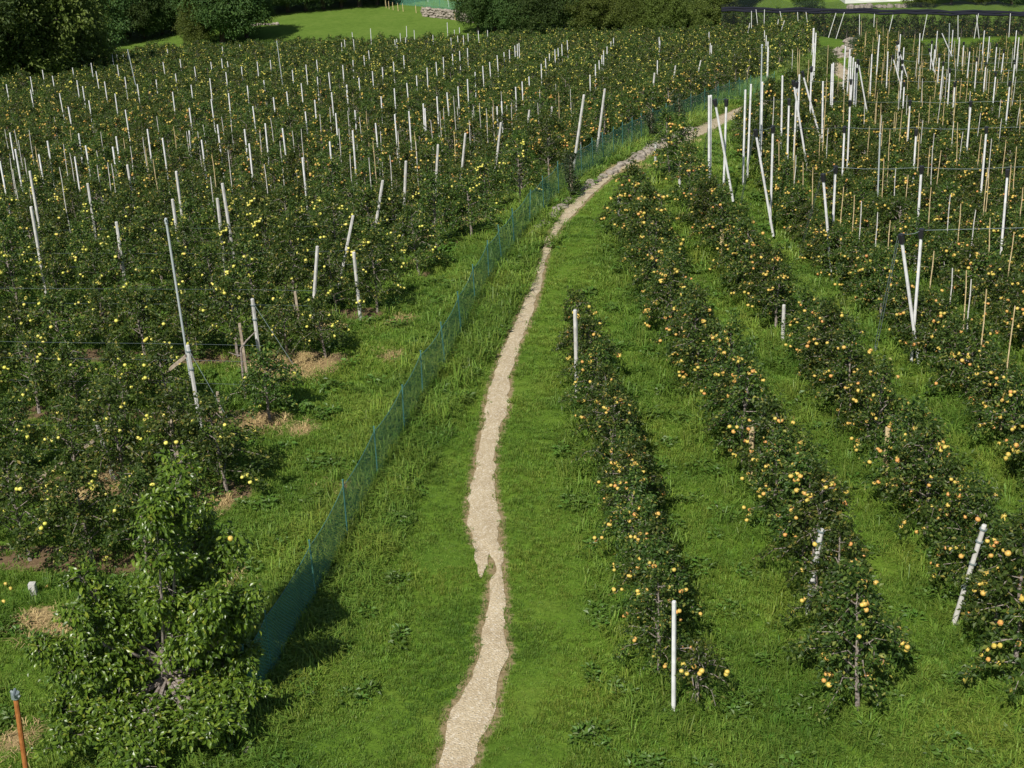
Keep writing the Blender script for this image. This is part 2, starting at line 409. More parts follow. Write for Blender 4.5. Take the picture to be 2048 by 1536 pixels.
l.new(mth(n, l, 'ADD', n2.outputs[0], mth(n, l, 'MULTIPLY', n3.outputs[0], .4)), bp.inputs['Height']); l.new(bp.outputs[0], b.inputs['Normal'])
gme = mb.mesh('ground', gm, True)
verge = np.zeros(GX.shape); sv = (GY > 10) & (GY < 125) & (np.abs(GX) < 32); verge[sv] = np.clip(.80 - path_dist(GX[sv], GY[sv]) / (.34 - .004 * np.clip(GY[sv] - 14, 0, 50)), 0, 1)
for nm, arr in (('verge', verge), ('soil', soil_mask), ('straw', straw_mask), ('meadow', meadow)):
    a = gme.attributes.new(nm, 'FLOAT', 'POINT'); a.data.foreach_set('value', arr.ravel().astype(np.float32))
tag(obj('ground', gme), kind='structure')

# ------------------------------------------------------------------ the gravel path, a sheet just above the ground
PN = 520
PL = resample(path_L, PN); PR = resample(path_R, PN)
jag = lambda s: np.interp(np.arange(PN), np.arange(0, PN, 2), np.random.default_rng(s).normal(0, .022, (PN + 1) // 2)) + np.random.default_rng(s + 9).normal(0, .012, PN)
Wv = PR - PL; Wn = unit(Wv)
PL = PL - Wn * jag(1)[:, None]; PR = PR + Wn * jag(2)[:, None]
mb = MB(); cols = 7; V = []
for k in range(cols):
    t = k / (cols - 1); P = PL * (1 - t) + PR * t
    V.append(np.c_[P, tz(P[:, 0], P[:, 1]) + .004 + .012 * math.sin(math.pi * t)])
V = np.stack(V, 1)
idx = np.arange(PN * cols).reshape(PN, cols)
quads = np.stack([idx[:-1, :-1], idx[:-1, 1:], idx[1:, 1:], idx[1:, :-1]], -1).reshape(-1, 4)
mb.v = [V.reshape(-1, 3)]; mb.f = [quads]; mb.fm = [(0, len(quads))]; mb.n = PN * cols
pm, n, l, b = M('gravel', (.4, .32, .22), .95, .1)
tc = n.new('ShaderNodeTexCoord')
vo = n.new('ShaderNodeTexVoronoi'); vo.inputs['Scale'].default_value = 34; l.new(tc.outputs['Object'], vo.inputs['Vector'])
n1 = noise(n, 1.6, 4, .6, tc.outputs['Object'], l); n2 = noise(n, 18, 5, .7, tc.outputs['Object'], l)
g1 = ramp(n, [(.3, (.35, .265, .155)), (.7, (.54, .445, .29))]); l.new(n1.outputs[0], g1.inputs[0])
g2 = ramp(n, [(.0, (.27, .22, .145)), (.6, (.48, .41, .29)), (.88, (.66, .61, .50)), (1, (.84, .82, .77))]); l.new(vo.outputs['Color'], g2.inputs[0])
l.new(mixc(n, l, n2.outputs[0], g1.outputs[0], g2.outputs[0]), b.inputs['Base Color'])
bp = n.new('ShaderNodeBump'); bp.inputs['Strength'].default_value = .7; bp.inputs['Distance'].default_value = .02
l.new(vo.outputs['Distance'], bp.inputs['Height']); l.new(bp.outputs[0], b.inputs['Normal'])
tag(obj('path', mb.mesh('path', pm, True)), kind='structure')
mb = MB(); O_ = [(936, 1030), (985, 1040), (981, 1075), (977, 1090), (979, 1103), (975, 1120), (976, 1132), (969, 1140), (966, 1152), (961, 1158), (956, 1147), (955, 1132), (948, 1118), (950, 1100), (944, 1085), (946, 1068), (934, 1050)]
O_ = [G(a, b_)[:2] for a, b_ in O_]; mb.add([(x, y, float(tz(x, y)) + .009) for x, y in O_], [list(range(len(O_)))[::-1]])
tag(obj('path', mb.mesh('path_spur', pm)), kind='structure')

# ------------------------------------------------------------------ instancing helper for stuff
def scatter(name, pts, rot, scl, var, protos, label=None):
    """One object of kind stuff: prototype meshes set on points by geometry nodes."""
    pc = bpy.data.collections.new(name + '_kinds')
    for k, me in enumerate(protos):
        pc.objects.link(bpy.data.objects.new('%s_kind_%02d' % (name, k), me))
    me = bpy.data.meshes.new(name); me.vertices.add(len(pts)); me.vertices.foreach_set('co', np.asarray(pts, np.float32).ravel())
    for nm, ty, arr in (('rot', 'FLOAT_VECTOR', rot), ('scl', 'FLOAT_VECTOR', scl)):
        a = me.attributes.new(nm, ty, 'POINT'); a.data.foreach_set('vector', np.asarray(arr, np.float32).ravel())
    a = me.attributes.new('var', 'INT', 'POINT'); a.data.foreach_set('value', np.asarray(var, np.int32))
    o = obj(name, me)
    ng = bpy.data.node_groups.new(name + '_set', 'GeometryNodeTree')
    ng.interface.new_socket('Geometry', in_out='INPUT', socket_type='NodeSocketGeometry')
    ng.interface.new_socket('Geometry', in_out='OUTPUT', socket_type='NodeSocketGeometry')
    N = ng.nodes; Lk = ng.links
    gi = N.new('NodeGroupInput'); go = N.new('NodeGroupOutput')
    ci = N.new('GeometryNodeCollectionInfo'); ci.inputs['Collection'].default_value = pc
    ci.inputs['Separate Children'].default_value = True; ci.inputs['Reset Children'].default_value = True
    ip = N.new('GeometryNodeInstanceOnPoints'); ip.inputs['Pick Instance'].default_value = True
    def na(nm, ty):
        q = N.new('GeometryNodeInputNamedAttribute'); q.data_type = ty; q.inputs['Name'].default_value = nm; return q.outputs['Attribute']
    Lk.new(gi.outputs[0], ip.inputs['Points']); Lk.new(ci.outputs[0], ip.inputs['Instance'])
    Lk.new(na('var', 'INT'), ip.inputs['Instance Index']); Lk.new(na('rot', 'FLOAT_VECTOR'), ip.inputs['Rotation']); Lk.new(na('scl', 'FLOAT_VECTOR'), ip.inputs['Scale'])
    Lk.new(ip.outputs[0], go.inputs[0])
    md = o.modifiers.new('set', 'NODES'); md.node_group = ng
    return tag(o, label, None, None, 'stuff')

# ------------------------------------------------------------------ where the posts stand
def stand(px, py, h, bottom=None, lean=None):
    """(base, top) of a post: its top as photographed, and where it goes into the leaves when it leans."""
    x, y, z = G(px, py, h); top = np.array([x, y, z + h])
    if bottom is not None:
        d = ray(*bottom); t = y / d[1]; v = d * t + [0, 0, ZC]
        ax = v - top; k = (tz(x + ax[0] * .9, y) - top[2]) / ax[2]
        return tuple(top + ax * k), tuple(top)
    jx, jy = (R.gauss(0, .010), R.gauss(0, .010)) if lean is None else lean
    bx, by = x - jx * h, y - jy * h
    return (bx, by, float(tz(bx, by))), tuple(top)
def nearest_row(rows, x, y):
    best = (9e9, 0)
    for j, pts in enumerate(rows):
        if len(pts) < 2: continue
        P = np.array(pts); d = np.min(np.hypot(P[:, 0] - x, P[:, 1] - y))
        if d < best[0]: best = (d, j)
    return best[1]

S = .3418
LEFT_POSTS = []     # px of the tops
def addp(lst, sx, ox=0, oy=0):
    for (a, b) in lst: LEFT_POSTS.append((ox + a * sx, oy + b * sx))
addp([(248, 410), (307, 447), (424, 397), (450, 470), (484, 508), (533, 370), (562, 418), (612, 478), (348, 545), (400, 630), (520, 588), (178, 450), (180, 530), (36, 490), (672, 543), (733, 640), (803, 492), (730, 447), (686, 380),
      (745, 305), (720, 318), (683, 318), (657, 323), (953, 360), (978, 288), (1053, 345), (1026, 430), (1010, 540), (913, 463), (1138, 392), (1118, 495), (1108, 636), (1236, 586), (1228, 460), (1233, 360), (1297, 347), (1330, 358),
      (1300, 270), (1403, 265), (1413, 393), (1322, 425), (1337, 540), (1447, 500), (1480, 627), (1505, 362), (1543, 467), (1581, 350), (1600, 572), (1677, 532), (1710, 406), (1762, 485), (1790, 378), (1787, 657), (1842, 590), (1852, 347),
      (1857, 452), (1923, 422), (1940, 540), (2005, 380), (2030, 495), (0, 945), (57, 770), (90, 876), (228, 908), (174, 1000), (278, 830), (437, 912), (460, 778), (500, 848), (513, 1077), (660, 865), (680, 803), (745, 967), (862, 752),
      (950, 800), (1030, 993), (1107, 770), (1180, 825), (1272, 728), (1300, 1068), (1458, 840), (1430, 750), (1552, 728), (1652, 745), (1770, 925), (1930, 835), (1965, 668), (183, 1215), (680, 1295), (1008, 1158), (1270, 1150)], S)
addp([(33, 380), (55, 495), (93, 350), (105, 648), (128, 458), (157, 325), (185, 298), (207, 415), (225, 717), (258, 563), (265, 392), (330, 365), (335, 516), (338, 676), (390, 328), (408, 483), (420, 645), (465, 440), (505, 613), (515, 640),
      (527, 398), (580, 368), (585, 568), (622, 337), (643, 537), (675, 318), (708, 506), (717, 300), (763, 284), (763, 463), (808, 424), (853, 388), (893, 365), (937, 327), (977, 310), (1008, 287), (1040, 270), (1055, 260), (1065, 250),
      (1045, 505), (1083, 477), (1123, 445), (937, 625), (963, 590), (1195, 372), (1220, 343), (1243, 318), (1275, 293), (1293, 278), (1315, 260), (1347, 238), (1480, 435), (1512, 375), (1533, 350), (1550, 322), (1560, 298), (1580, 270), (1603, 240),
      (1618, 218), (1875, 350), (1885, 220), (1890, 240), (92, 770)], S, 674)
addp([(720, 290), (205, 185), (213, 250), (220, 268), (540, 210), (550, 240), (553, 270), (530, 180), (815, 165), (830, 195)], S, 1348)
addp([(1090, 270), (1168, 308), (1507, 230), (1632, 280), (1580, 300), (1825, 320), (1360, 355), (722, 295), (533, 330), (547, 400), (455, 410), (425, 430), (970, 405), (990, 393), (1080, 385), (1545, 390), (1613, 368), (1672, 360), (1025, 345), (1720, 350), (1920, 305)], .1953, 600)
END_POSTS = [((375, 690), (400, 845), 1.75), ((505, 600), (520, 724), 1.75), ((635, 490), (629, 582), 1.9), ((706, 433), (699, 468), 2.1), ((707, 500), (720, 628), 1.6), ((766, 358), (752, 448), 2.3), ((812, 320), (808, 420), 2.5), ((876, 291), (872, 362), 2.5),
             ((931, 266), (925, 327), 2.6), ((1002, 244), (993, 320), 2.7), ((1059, 218), (1052, 277), 2.8), ((1104, 212), (1098, 272), 2.8), ((1168, 190), (1159, 252), 2.9), ((1210, 175), (1202, 237), 2.9), ((1309, 148), (1304, 200), 2.9), ((1351, 132), (1345, 174), 2.9),
             ((1402, 120), (1392, 166), 3.0), ((1443, 114), (1437, 141), 3.0), ((1470, 107), (1461, 162), 3.0), ((1502, 97), (1496, 148), 3.0), ((1557, 39), (1551, 82), 3.0), ((1569, 41), (1558, 75), 3.0), ((1500, 45), (1495, 70), 3.0)]
posts = []
def on_row(px, py, pts, slack=1.2):
    """Where the sight line through this place of the photograph crosses the upright plane of a row: (x, y, z)."""
    P = np.array(pts); a = P[0]; u_ = P[-1] - P[0]; u_ = u_ / np.linalg.norm(u_); nn = np.array([-u_[1], u_[0]]); d = ray(px, py)
    t = (a @ nn) / (d[:2] @ nn); p = d * t + [0, 0, ZC]; k = (p[:2] - a) @ u_
    if t < 0 or k < -slack or k > np.linalg.norm(P[-1] - a) + slack: return None
    return p
def snap(px, py, target):
    best = None
    for j, pts in enumerate(LEFT_ROWS):
        if len(pts) < 3: continue
        p = on_row(px, py, pts)
        if p is None: continue
        h = p[2] - float(tz(p[0], p[1]))
        if best is None or abs(h - target) < abs(best[0] - target): best = (h, p, j)
    return best
for (a, b) in LEFT_POSTS:
    q = snap(a, b, 2.25 if b > 440 else 2.6)
    if q is None or not 1.5 < q[0] < 3.6: continue
    h, p, j = q; jx, jy = R.gauss(0, .012) * h, R.gauss(0, .012) * h
    posts.append(((p[0] - jx, p[1] - jy, p[2] - h), tuple(p), h, 'white' if b < 330 else 'concrete', 'L', False))
for (a, bot, h0) in END_POSTS:
    q = snap(a[0], a[1], min(h0, 2.45)); d = ray(*bot)
    if q is None or not 1.3 < q[0] < 3.6: base, top = stand(a[0], a[1], h0, bot)
    else:
        top = q[1]; k_ = (top[1] - .55) / top[1]; top = np.array([top[0] * k_, top[1] * k_, ZC + (top[2] - ZC) * k_]); q = (top[2] - float(tz(top[0], top[1])),)
        v = d * (top[1] / d[1]) + [0, 0, ZC]; ax = v - top; base = top + ax * ((top[2] - q[0] - top[2]) / ax[2])
    posts.append((tuple(base), tuple(top), h0, 'concrete', 'L', True))
# short square posts of the first three rows right of the path
NEAR_POSTS = [((1348, 1208), (1343, 1400), 1.75, 'white', 'pale concrete post standing at the near end of the first row right of the path'),
              ((1150, 618), (1152, 706), 1.9, 'concrete', 'slim concrete post at the far end of the first row right of the path'),
              ((1644, 1055), (1624, 1170), 1.75, 'concrete', 'leaning concrete post with wire bands near the front of the second row'),
              ((1504, 855), (1504, 905), 2.1, 'old', 'short yellowish post top rising from the middle of the second row'),
              ((1362, 610), (1362, 655), 2.1, 'old', 'short post top rising from the second row, nearest the slim end post'),
              ((1776, 855), (1775, 905), 2.1, 'old', 'yellowish post top rising from the third row right of the path'),
              ((1568, 608), (1567, 672), 2.1, 'concrete', 'mottled post top in the middle of the third row right of the path'),
              ((1969, 1050), (1955, 1095), 1.9, 'concrete', 'leaning concrete post at the front of the third row right of the path'),
              ((1444, 460), (1444, 496), 2.1, 'old', 'small yellowish post top far up the third row right of the path'),
              ((1238, 385), (1238, 418), 1.9, 'concrete', 'thin white post at the far end of the second row right of the path'),
              ((1311, 286), (1311, 330), 2.0, 'concrete', 'thin white post at the far end of the third row, beside the path'),
              ((1359, 355), (1360, 392), 2.0, 'concrete', 'white post leaning by the far end of the third row of apple trees')]
NEAR_AT = []
for (a, bot, h, kind, lab) in NEAR_POSTS:
    ri = 0 if 'first row' in lab else 1 if 'second row' in lab else 2
    Q_ = ROW_NEAR[ri + 1]; best = None
    for yy in np.arange(Q_[0][0] - .4, Q_[-1][0] + 1.5, .05):   # the place on the row whose upright meets the sight line
        xx = float(np.interp(yy, [q[0] for q in Q_], [q[1] for q in Q_])); zz = float(tz(xx, yy)); d = ray(*a); t = yy / d[1]; p = d * t + [0, 0, ZC]
        e = abs(p[0] - xx) + .35 * abs(p[2] - zz - h)
        if best is None or e < best[0]: best = (e, p, zz)
    top = best[1]; k_ = (top[1] - (.30 if kind != 'white' else 0)) / top[1]; top = np.array([top[0] * k_, top[1] * k_, ZC + (top[2] - ZC) * k_]); base = np.array([top[0], top[1], float(tz(top[0], top[1]))])
    if 'leaning' in lab:
        d = ray(*bot); v = d * ((top[1]) / d[1]) + [0, 0, ZC]; ax = v - top; base = top + ax * ((base[2] - top[2]) / ax[2])
    base = tuple(base); top = tuple(top)
    NEAR_AT.append((base, top))
AVOID = [(p[0][0], p[0][1], .55) for p in posts if p[5]] + [(b_[0], b_[1] - .1, .42 if NEAR_POSTS[k][3] == 'old' else .6) for k, (b_, t_) in enumerate(NEAR_AT) if not (b_[0] > 5.5 and b_[1] < 23)]

# ------------------------------------------------------------------ apple trees
def apple_tree_parts(seed, H, RAD, nleaf, napple, lsize=.07, clear=.34, nb=26, narrow=.3):
    """(trunk MB, crown MB, apple positions) of one spindle tree standing at the origin."""
    r = np.random.default_rng(seed)
    trunk, crown = MB(), MB()
    kz = np.linspace(0, 1, 7); wob = np.cumsum(r.normal(0, .018, (7, 2)), 0)
    T = np.c_[wob * H * .6, kz * H * .96]
    trunk.tube(T, np.linspace(.036, .007, 7), 6)
    at = lambda z: np.array([np.interp(z, T[:, 2], T[:, 0]), np.interp(z, T[:, 2], T[:, 1]), z])
    br = []; az = r.uniform(0, 6.28)
    for i in range(nb):
        u = (i + r.uniform(.1, .9)) / nb
        z = H * (clear / H + (0.95 - clear / H) * u)
        az += 2.4 + r.normal(0, .35)
        w = (1 - u) ** .75 * (1 - narrow) + narrow * (1 - u * .55)
        Ln = RAD * w * r.uniform(.65, 1.2)
        d = np.array([math.cos(az), math.sin(az), 0]); s0 = at(z)
        rise = r.uniform(.05, .4) * Ln + .05
        P = np.array([s0, s0 + d * Ln * .45 + [0, 0, rise], s0 + d * Ln * .85 + [0, 0, rise * .8], s0 + d * Ln * 1.05 + [0, 0, rise * .8 - Ln * r.uniform(.05, .4)]])
        P[1:, :2] += r.normal(0, .04, (3, 2))
        trunk.tube(P, [.011, .008, .005, .003], 4, cap=False)
        br.append((P, Ln))
    for q in range(3):     # upright shoots at the tip
        s0 = at(H * .9); e = s0 + [r.normal(0, .10), r.normal(0, .10), H * r.uniform(.08, .2)]
        br.append((np.array([s0, s0 * .6 + e * .4, s0 * .3 + e * .7, e]), .25))
    wts = np.array([x[1] + .12 for x in br]); wts /= wts.sum()
    bi = r.choice(len(br), nleaf, p=wts); t = r.uniform(.12, 1.06, nleaf) ** .85
    BP = np.array([x[0] for x in br])
    seg = np.clip((t * 3).astype(int), 0, 2); ft = t * 3 - seg
    A = BP[bi, seg]; B = BP[bi, seg + 1]
    pos = A + (B - A) * ft[:, None] + r.normal(0, .062, (nleaf, 3)) * [1, 1, .9]
    pos[:, 2] = np.maximum(pos[:, 2], .1)
    out = unit(pos * [1, 1, 0] - np.array([0, 0, 0]))
    d = unit(out * .6 + r.normal(0, .7, (nleaf, 3)) + [0, 0, -.15])
    up = unit(r.normal(0, .55, (nleaf, 3)) + [0, 0, .8] + out * .35)
    L = lsize * r.uniform(.7, 1.25, nleaf)
    crown.leaves(pos, d, up, L, L * r.uniform(.5, .66, nleaf))
    apples = []
    while len(apples) < napple:
        P, Ln = br[r.integers(0, len(br) - 3)]
        tt = r.uniform(.45, 1.05); k = min(int(tt * 3), 2); p = P[k] + (P[k + 1] - P[k]) * (tt * 3 - k)
        for q in range(r.choice([1, 1, 2, 3])):
            a = p + np.array([r.normal(0, .05), r.normal(0, .05), -.045 + r.normal(0, .03)])
            a[:2] += unit(p[:2]) * .042
            if a[2] > .18 and len(apples) < napple: apples.append((a, r.uniform(.031, .041)))
    return trunk, crown, apples
def merge_tree(seed, H, RAD, nleaf, napple, apple_key, lsize, **kw):
    t, c, ap = apple_tree_parts(seed, H, RAD, nleaf, napple, lsize, **kw)
    base = t.n
    for v, f, fm in zip(c.v, c.f, c.fm): t.v.append(v); t.f.append(f + base); t.fm.append((1, len(f)))
    t.n += c.n
    for a, rr in ap: t.ball(a, rr, 6, 4, 2)
    return t.mesh('orchard_tree', [MAT['bark'], MAT['leaf'], MAT[apple_key, 1]])
# kinds: (H, RAD, leaves, apples, skin, narrow)
KIND = {'small': (1.0, .5, 700, 9, 'gold', .5), 'right': (1.92, .69, 2450, 36, 'gold', .40), 'tall': (1.5, .72, 2500, 32, 'gold', .44), 'left': (1.85, .84, 3300, 30, 'lime', .62), 'short': (1.5, .82, 2700, 26, 'lime', .6), 'mixed': (1.95, .82, 3100, 34, 'gold', .6)}
PROTO = {}
for kk, (kn, (H, RAD, nl, na, sk, nar)) in enumerate(KIND.items()):
    for v in range(5):
        t, c, ap = apple_tree_parts(100 * kk + v, H * (1 + .07 * (v - 2) / 2), RAD, nl, na, .072, narrow=nar)
        fr = MB()
        for a, rr in ap: fr.ball(a, rr, 8, 6, 0, .92, .12)
        PROTO[kn, v] = (t.mesh('trunk', MAT['bark']), c.mesh('crown', MAT['leaf']), ap, fr.mesh('fruit', MAT[sk, 1], True), sk)
apple_me = {}
for sk in ('gold', 'lime'):
    a = MB(); a.ball((0, 0, 0), 1.0, 12, 9, 0, .92, .18); a.tube([(0, 0, .7), (.05, 0, 1.15)], .05, 4, 1)
    apple_me[sk] = a.mesh('apple', [MAT[sk, 0], MAT['bark']], True)

all_trees = []     # (depth, side, row, index, x, y, kind)
for j, pts in enumerate(LEFT_ROWS):
    for i, (x, y) in enumerate(pts):
        kind = 'short' if j in (2, 3) else ('left' if j < 8 else ('mixed' if j < 19 else 'left'))
        all_trees.append([x + R.uniform(-.12, .12), y + R.uniform(-.12, .12), 'L', j, i, kind])
for j, pts in enumerate(RIGHT_ROWS):
    for i, (x, y) in enumerate(pts):
        if j < 3 and R.random() < .03: continue
        all_trees.append([x + R.uniform(-.10, .10), y + R.uniform(-.1, .1), 'R', j, i, 'right' if j < 3 else 'tall'])
all_trees.append([2.35, 16.95, 'R', 0, -1, 'small'])
vis = []
for t in all_trees:
    if t[5] != 'small' and any((t[0] - a_) ** 2 + (t[1] - b_) ** 2 < r_ * r_ for a_, b_, r_ in AVOID): continue
    z = float(tz(t[0], t[1])); a, bb, d = proj(t[0], t[1], z + .9)
    if d > 2 and -70 < a < 2118 and -60 < bb < 1640: vis.append((d, t, z, a, bb))
vis.sort(key=lambda q: q[0])
def row_name(side, j):
    return 'the %s row left of the green fence' % ordinal(j) if side == 'L' else 'the %s row right of the path' % ordinal(j)
single, mass, count = [], [], {}
for q in vis:
    inside = -20 < q[3] < 2068 and q[4] < 1590
    if inside and len(single) < 296: single.append(q)
    else: mass.append(q)
seen = {}
for q in single: seen.setdefault((q[1][2], q[1][3]), []).append(q)
rank = {}
for key, qs in seen.items():
    qs.sort(key=lambda q: q[1][4])
    for k, q in enumerate(qs): rank[id(q)] = k
for k, q in enumerate(single):
    d, (x, y, side, j, i, kind), z, a, bb = q
    rk = ordinal(rank[id(q)])
    end = 'fence' if side == 'L' else 'near'
    lab = '%s apple tree from the %s end of %s' % (rk, end, row_name(side, j))
    o = thing('apple_tree', lab, 'apple tree', (x, y, z - .01), R.uniform(0, 6.28), 'apple trees in the orchard rows')
    s = R.uniform(.86, 1.12); o.scale = (s * R.uniform(.92, 1.08), s, s * R.uniform(.92, 1.08))
    if side == 'R' and j < 3: o.scale = (o.scale[0] * (.9 if j == 0 else 1.0), o.scale[1] * (.9 if j == 0 else 1.0), o.scale[2] * (.9 if j == 0 else .96))
    tr, cr, ap, fr, sk = PROTO[kind, R.randrange(5)]
    obj('trunk', tr, o); obj('crown', cr, o)
    if k < 92:
        for (p, rr) in ap:
            e = obj('apple', apple_me[sk], o, p); e.scale = (rr, rr, rr); e.rotation_euler = (R.uniform(-.5, .5), R.uniform(-.5, .5), R.uniform(0, 6))
    else:
        tag(obj('fruit', fr, o), kind='stuff')
# the rest of the orchard beyond, one mass
protos = []
for v in range(6): protos.append(merge_tree(900 + v, 1.9, .85, 1900, 40, 'lime', .088, narrow=.62))     # 0-5 mid left
for v in range(6): protos.append(merge_tree(930 + v, 1.95, .85, 1900, 36, 'gold', .088, narrow=.62))     # 6-11 mixed
for v in range(6): protos.append(merge_tree(960 + v, 1.48, .74, 1700, 36, 'gold', .088, narrow=.48))      # 12-17 right
for v in range(4): protos.append(merge_tree(990 + v, 2.0, .88, 950, 42, 'lime', .13, narrow=.65))         # 18-21 far left
P_, R_, S_, V_ = [], [], [], []
for (d, (x, y, side, j, i, kind), z, a, bb) in mass:
    if side == 'R': v = 12 + R.randrange(6)
    elif d > 95: v = 18 + R.randrange(4)
    elif kind == 'mixed': v = 6 + R.randrange(6)
    else: v = R.randrange(6)
    s = R.uniform(.86, 1.14)
    P_.append((x, y, z - .01)); R_.append((0, 0, R.uniform(0, 6.28))); S_.append((s * 1.04, s * 1.04, s * R.uniform(.9, 1.1))); V_.append(v)
tag(scatter('orchard', P_, R_, S_, V_, protos), 'dense rows of apple trees filling the far slopes of the orchard', 'orchard')
print('TREES', len(single), len(mass))

# ------------------------------------------------------------------ posts
def octo(w, ch=.22):
    h = w / 2; c = h * (1 - ch * 2)
    return [(h, -c), (h, c), (c, h), (-c, h), (-h, c), (-h, -c), (-c, -h), (c, -h)]
_post_cache = {}
def post_mesh(kind, L):
    key = (kind, round(L, 1)); L = key[1]
    if key in _post_cache: return _post_cache[key]
    mb = MB(); rr = np.random.default_rng(int(L * 10))
    if kind in ('concrete', 'white', 'pole'):
        w = {'concrete': .072, 'white': .054, 'pole': .060}[kind]
        mb.prism(octo(w), 0, L - .012, .93); mb.prism(octo(w * .93), L - .012, L, .80)
        me = mb.mesh('post', MAT['concrete' if kind == 'concrete' else 'white_concrete'])
    elif kind in ('bamboo', 'grey_cane'):
        k = max(4, int(L / .3)); zs = np.linspace(0, L, k); P = np.c_[rr.normal(0, .008, k).cumsum(), rr.normal(0, .008, k).cumsum(), zs]
        mb.tube(P, np.linspace(.015, .011, k), 6)
        for q in range(1, k - 1): mb.tube([P[q] - [0, 0, .008], P[q] + [0, 0, .008]], .018, 6)
        me = mb.mesh('cane', MAT[kind])
    elif kind == 'pipe':
        mb.tube([(0, 0, 0), (0, 0, L * .6), (0, 0, L)], .024, 8); me = mb.mesh('pipe', MAT['galv'])
    elif kind == 'wood':
        mb.prism(octo(.075, .3), 0, L, .9); me = mb.mesh('stake', MAT['old_wood'])
    _post_cache[key] = me
    return me
def axis_frame(base, top, spin):
    """Euler that stands a z-up mesh on the line base-top."""
    v = (Vector(top) - Vector(base)).normalized()
    return (v.to_track_quat('Z', 'Y') @ Quaternion((0, 0, 1), spin)).to_euler()
BR = {}
for p in posts: BR.setdefault(nearest_row(LEFT_ROWS, p[0][0], p[0][1]), []).append(p)
GRP = 'concrete posts of the orchard left of the fence'
for j, ps in BR.items():
    ps.sort(key=lambda p: -p[0][0])
    for k, (base, top, h, kind, side, end) in enumerate(ps):
        L = float(np.linalg.norm(np.array(top) - np.array(base)))
        if end and k == 0: lab = 'leaning concrete end post of the %s row left of the green fence' % ordinal(j)
        else: lab = '%s concrete post from the fence end of the %s row left of the fence' % (ordinal(k), ordinal(j))
        o = obj('orchard_post', post_mesh(kind, L), None, base)
        o.rotation_euler = axis_frame(base, top, R.uniform(-.4, .4) + .6)
        tag(o, lab, 'post', GRP)
        d = proj(*base)[2]
        if d < 34:
            mb = MB()
            for q in (.93, .72): mb.tube([(0, 0, L * q - .012), (0, 0, L * q + .012)], .056, 8)
            mb.tube([(0.05, 0, L * .94), (.55, .1, L * .94 - .55), (1.1, .2, L * .94 - 1.15)], .005, 4)
            obj('wire_tie', mb.mesh('wire_tie', MAT['wire']), o)

for (a, bot, h, kind, lab), (base, top) in zip(NEAR_POSTS, NEAR_AT):
    L = float(np.linalg.norm(np.array(top) - np.array(base)))
    o = obj('orchard_post', post_mesh('concrete' if kind != 'white' else 'white', L), None, base)
    if kind == 'old':
        mb = MB(); mb.prism(octo(.09, .3), 0, L, .95); o.data = mb.mesh('post', MAT['bamboo'])
    o.rotation_euler = axis_frame(base, top, .9); tag(o, lab, 'post', 'short posts of the three rows beside the path')
    if a[1] > 1000:
        mb = MB()
        for q in (.96, .84, .62, .38) if kind != 'white' else ():
            mb = MB(); mb.tube([(0, 0, L * q - .01), (0, 0, L * q + .01)], .058, 8); obj('wire_band', mb.mesh('wire_band', MAT['wire']), o)

# tall white poles with black caps that carry the hail net cables
CAP_LINES = [[(1843, 464)], [(1671, 337), (1843, 337), (2016, 337)], [(1546, 256), (1689, 257), (1833, 257), (1973, 258)],
             [(1453, 198), (1578, 201), (1700, 204), (1820, 204), (1942, 206)], [(1594, 163), (1702, 162), (1809, 163), (1910, 163), (2020, 166)],
             [(1623, 136), (1714, 135), (1804, 135), (1900, 140), (1992, 143)], [(1715, 121), (1805, 122), (1887, 126), (1972, 128)],
             [(1799, 106), (1879, 110), (1954, 114), (2030, 119)], [(1870, 94), (1940, 98), (2008, 101)], [(1798, 81), (1864, 83), (1928, 83), (1994, 86)]]
CAP_LEAN = [((1802, 470), (1829, 668)), ((1646, 350), (1658, 492)), ((1511, 262), (1533, 392)), ((1429, 198), (1449, 308)), ((1587, 165), (1599, 240)),
            ((1604, 142), (1617, 190)), ((1716, 121), (1728, 190)), ((1785, 112), (1799, 162)), ((1858, 98), (1868, 140)), ((1793, 83), (1798, 100))]
def cap_mesh():
    mb = MB(); q = octo(.092, .12); mb.prism(q, -.16, .02, 1.12); mb.prism([(a * 1.12 * 1.1, b * 1.12 * 1.1) for a, b in q], .02, .045, .9)
    return mb.mesh('cap', MAT['black'])
CAP = cap_mesh(); PH = 2.95
def capped_pole(base, top, lab, grp):
    L = float(np.linalg.norm(np.array(top) - np.array(base)))
    o = thing('net_pole', lab, 'pole', base, 0, grp); o.rotation_euler = axis_frame(base, top, .75)
    obj('shaft', post_mesh('pole', L), o); obj('cap', CAP, o, (0, 0, round(L, 1) - .02))
    return o
tops = []
for li, line in enumerate(CAP_LINES):
    row = []
    for k, (a, b) in enumerate(line):
        base, top = stand(a, b, PH); row.append(top)
        capped_pole(base, top, 'black capped white pole, %s from the path side under the %s net cable' % (ordinal(k), ordinal(li)), 'capped poles standing in lines under the net cables')
    tops.append(row)
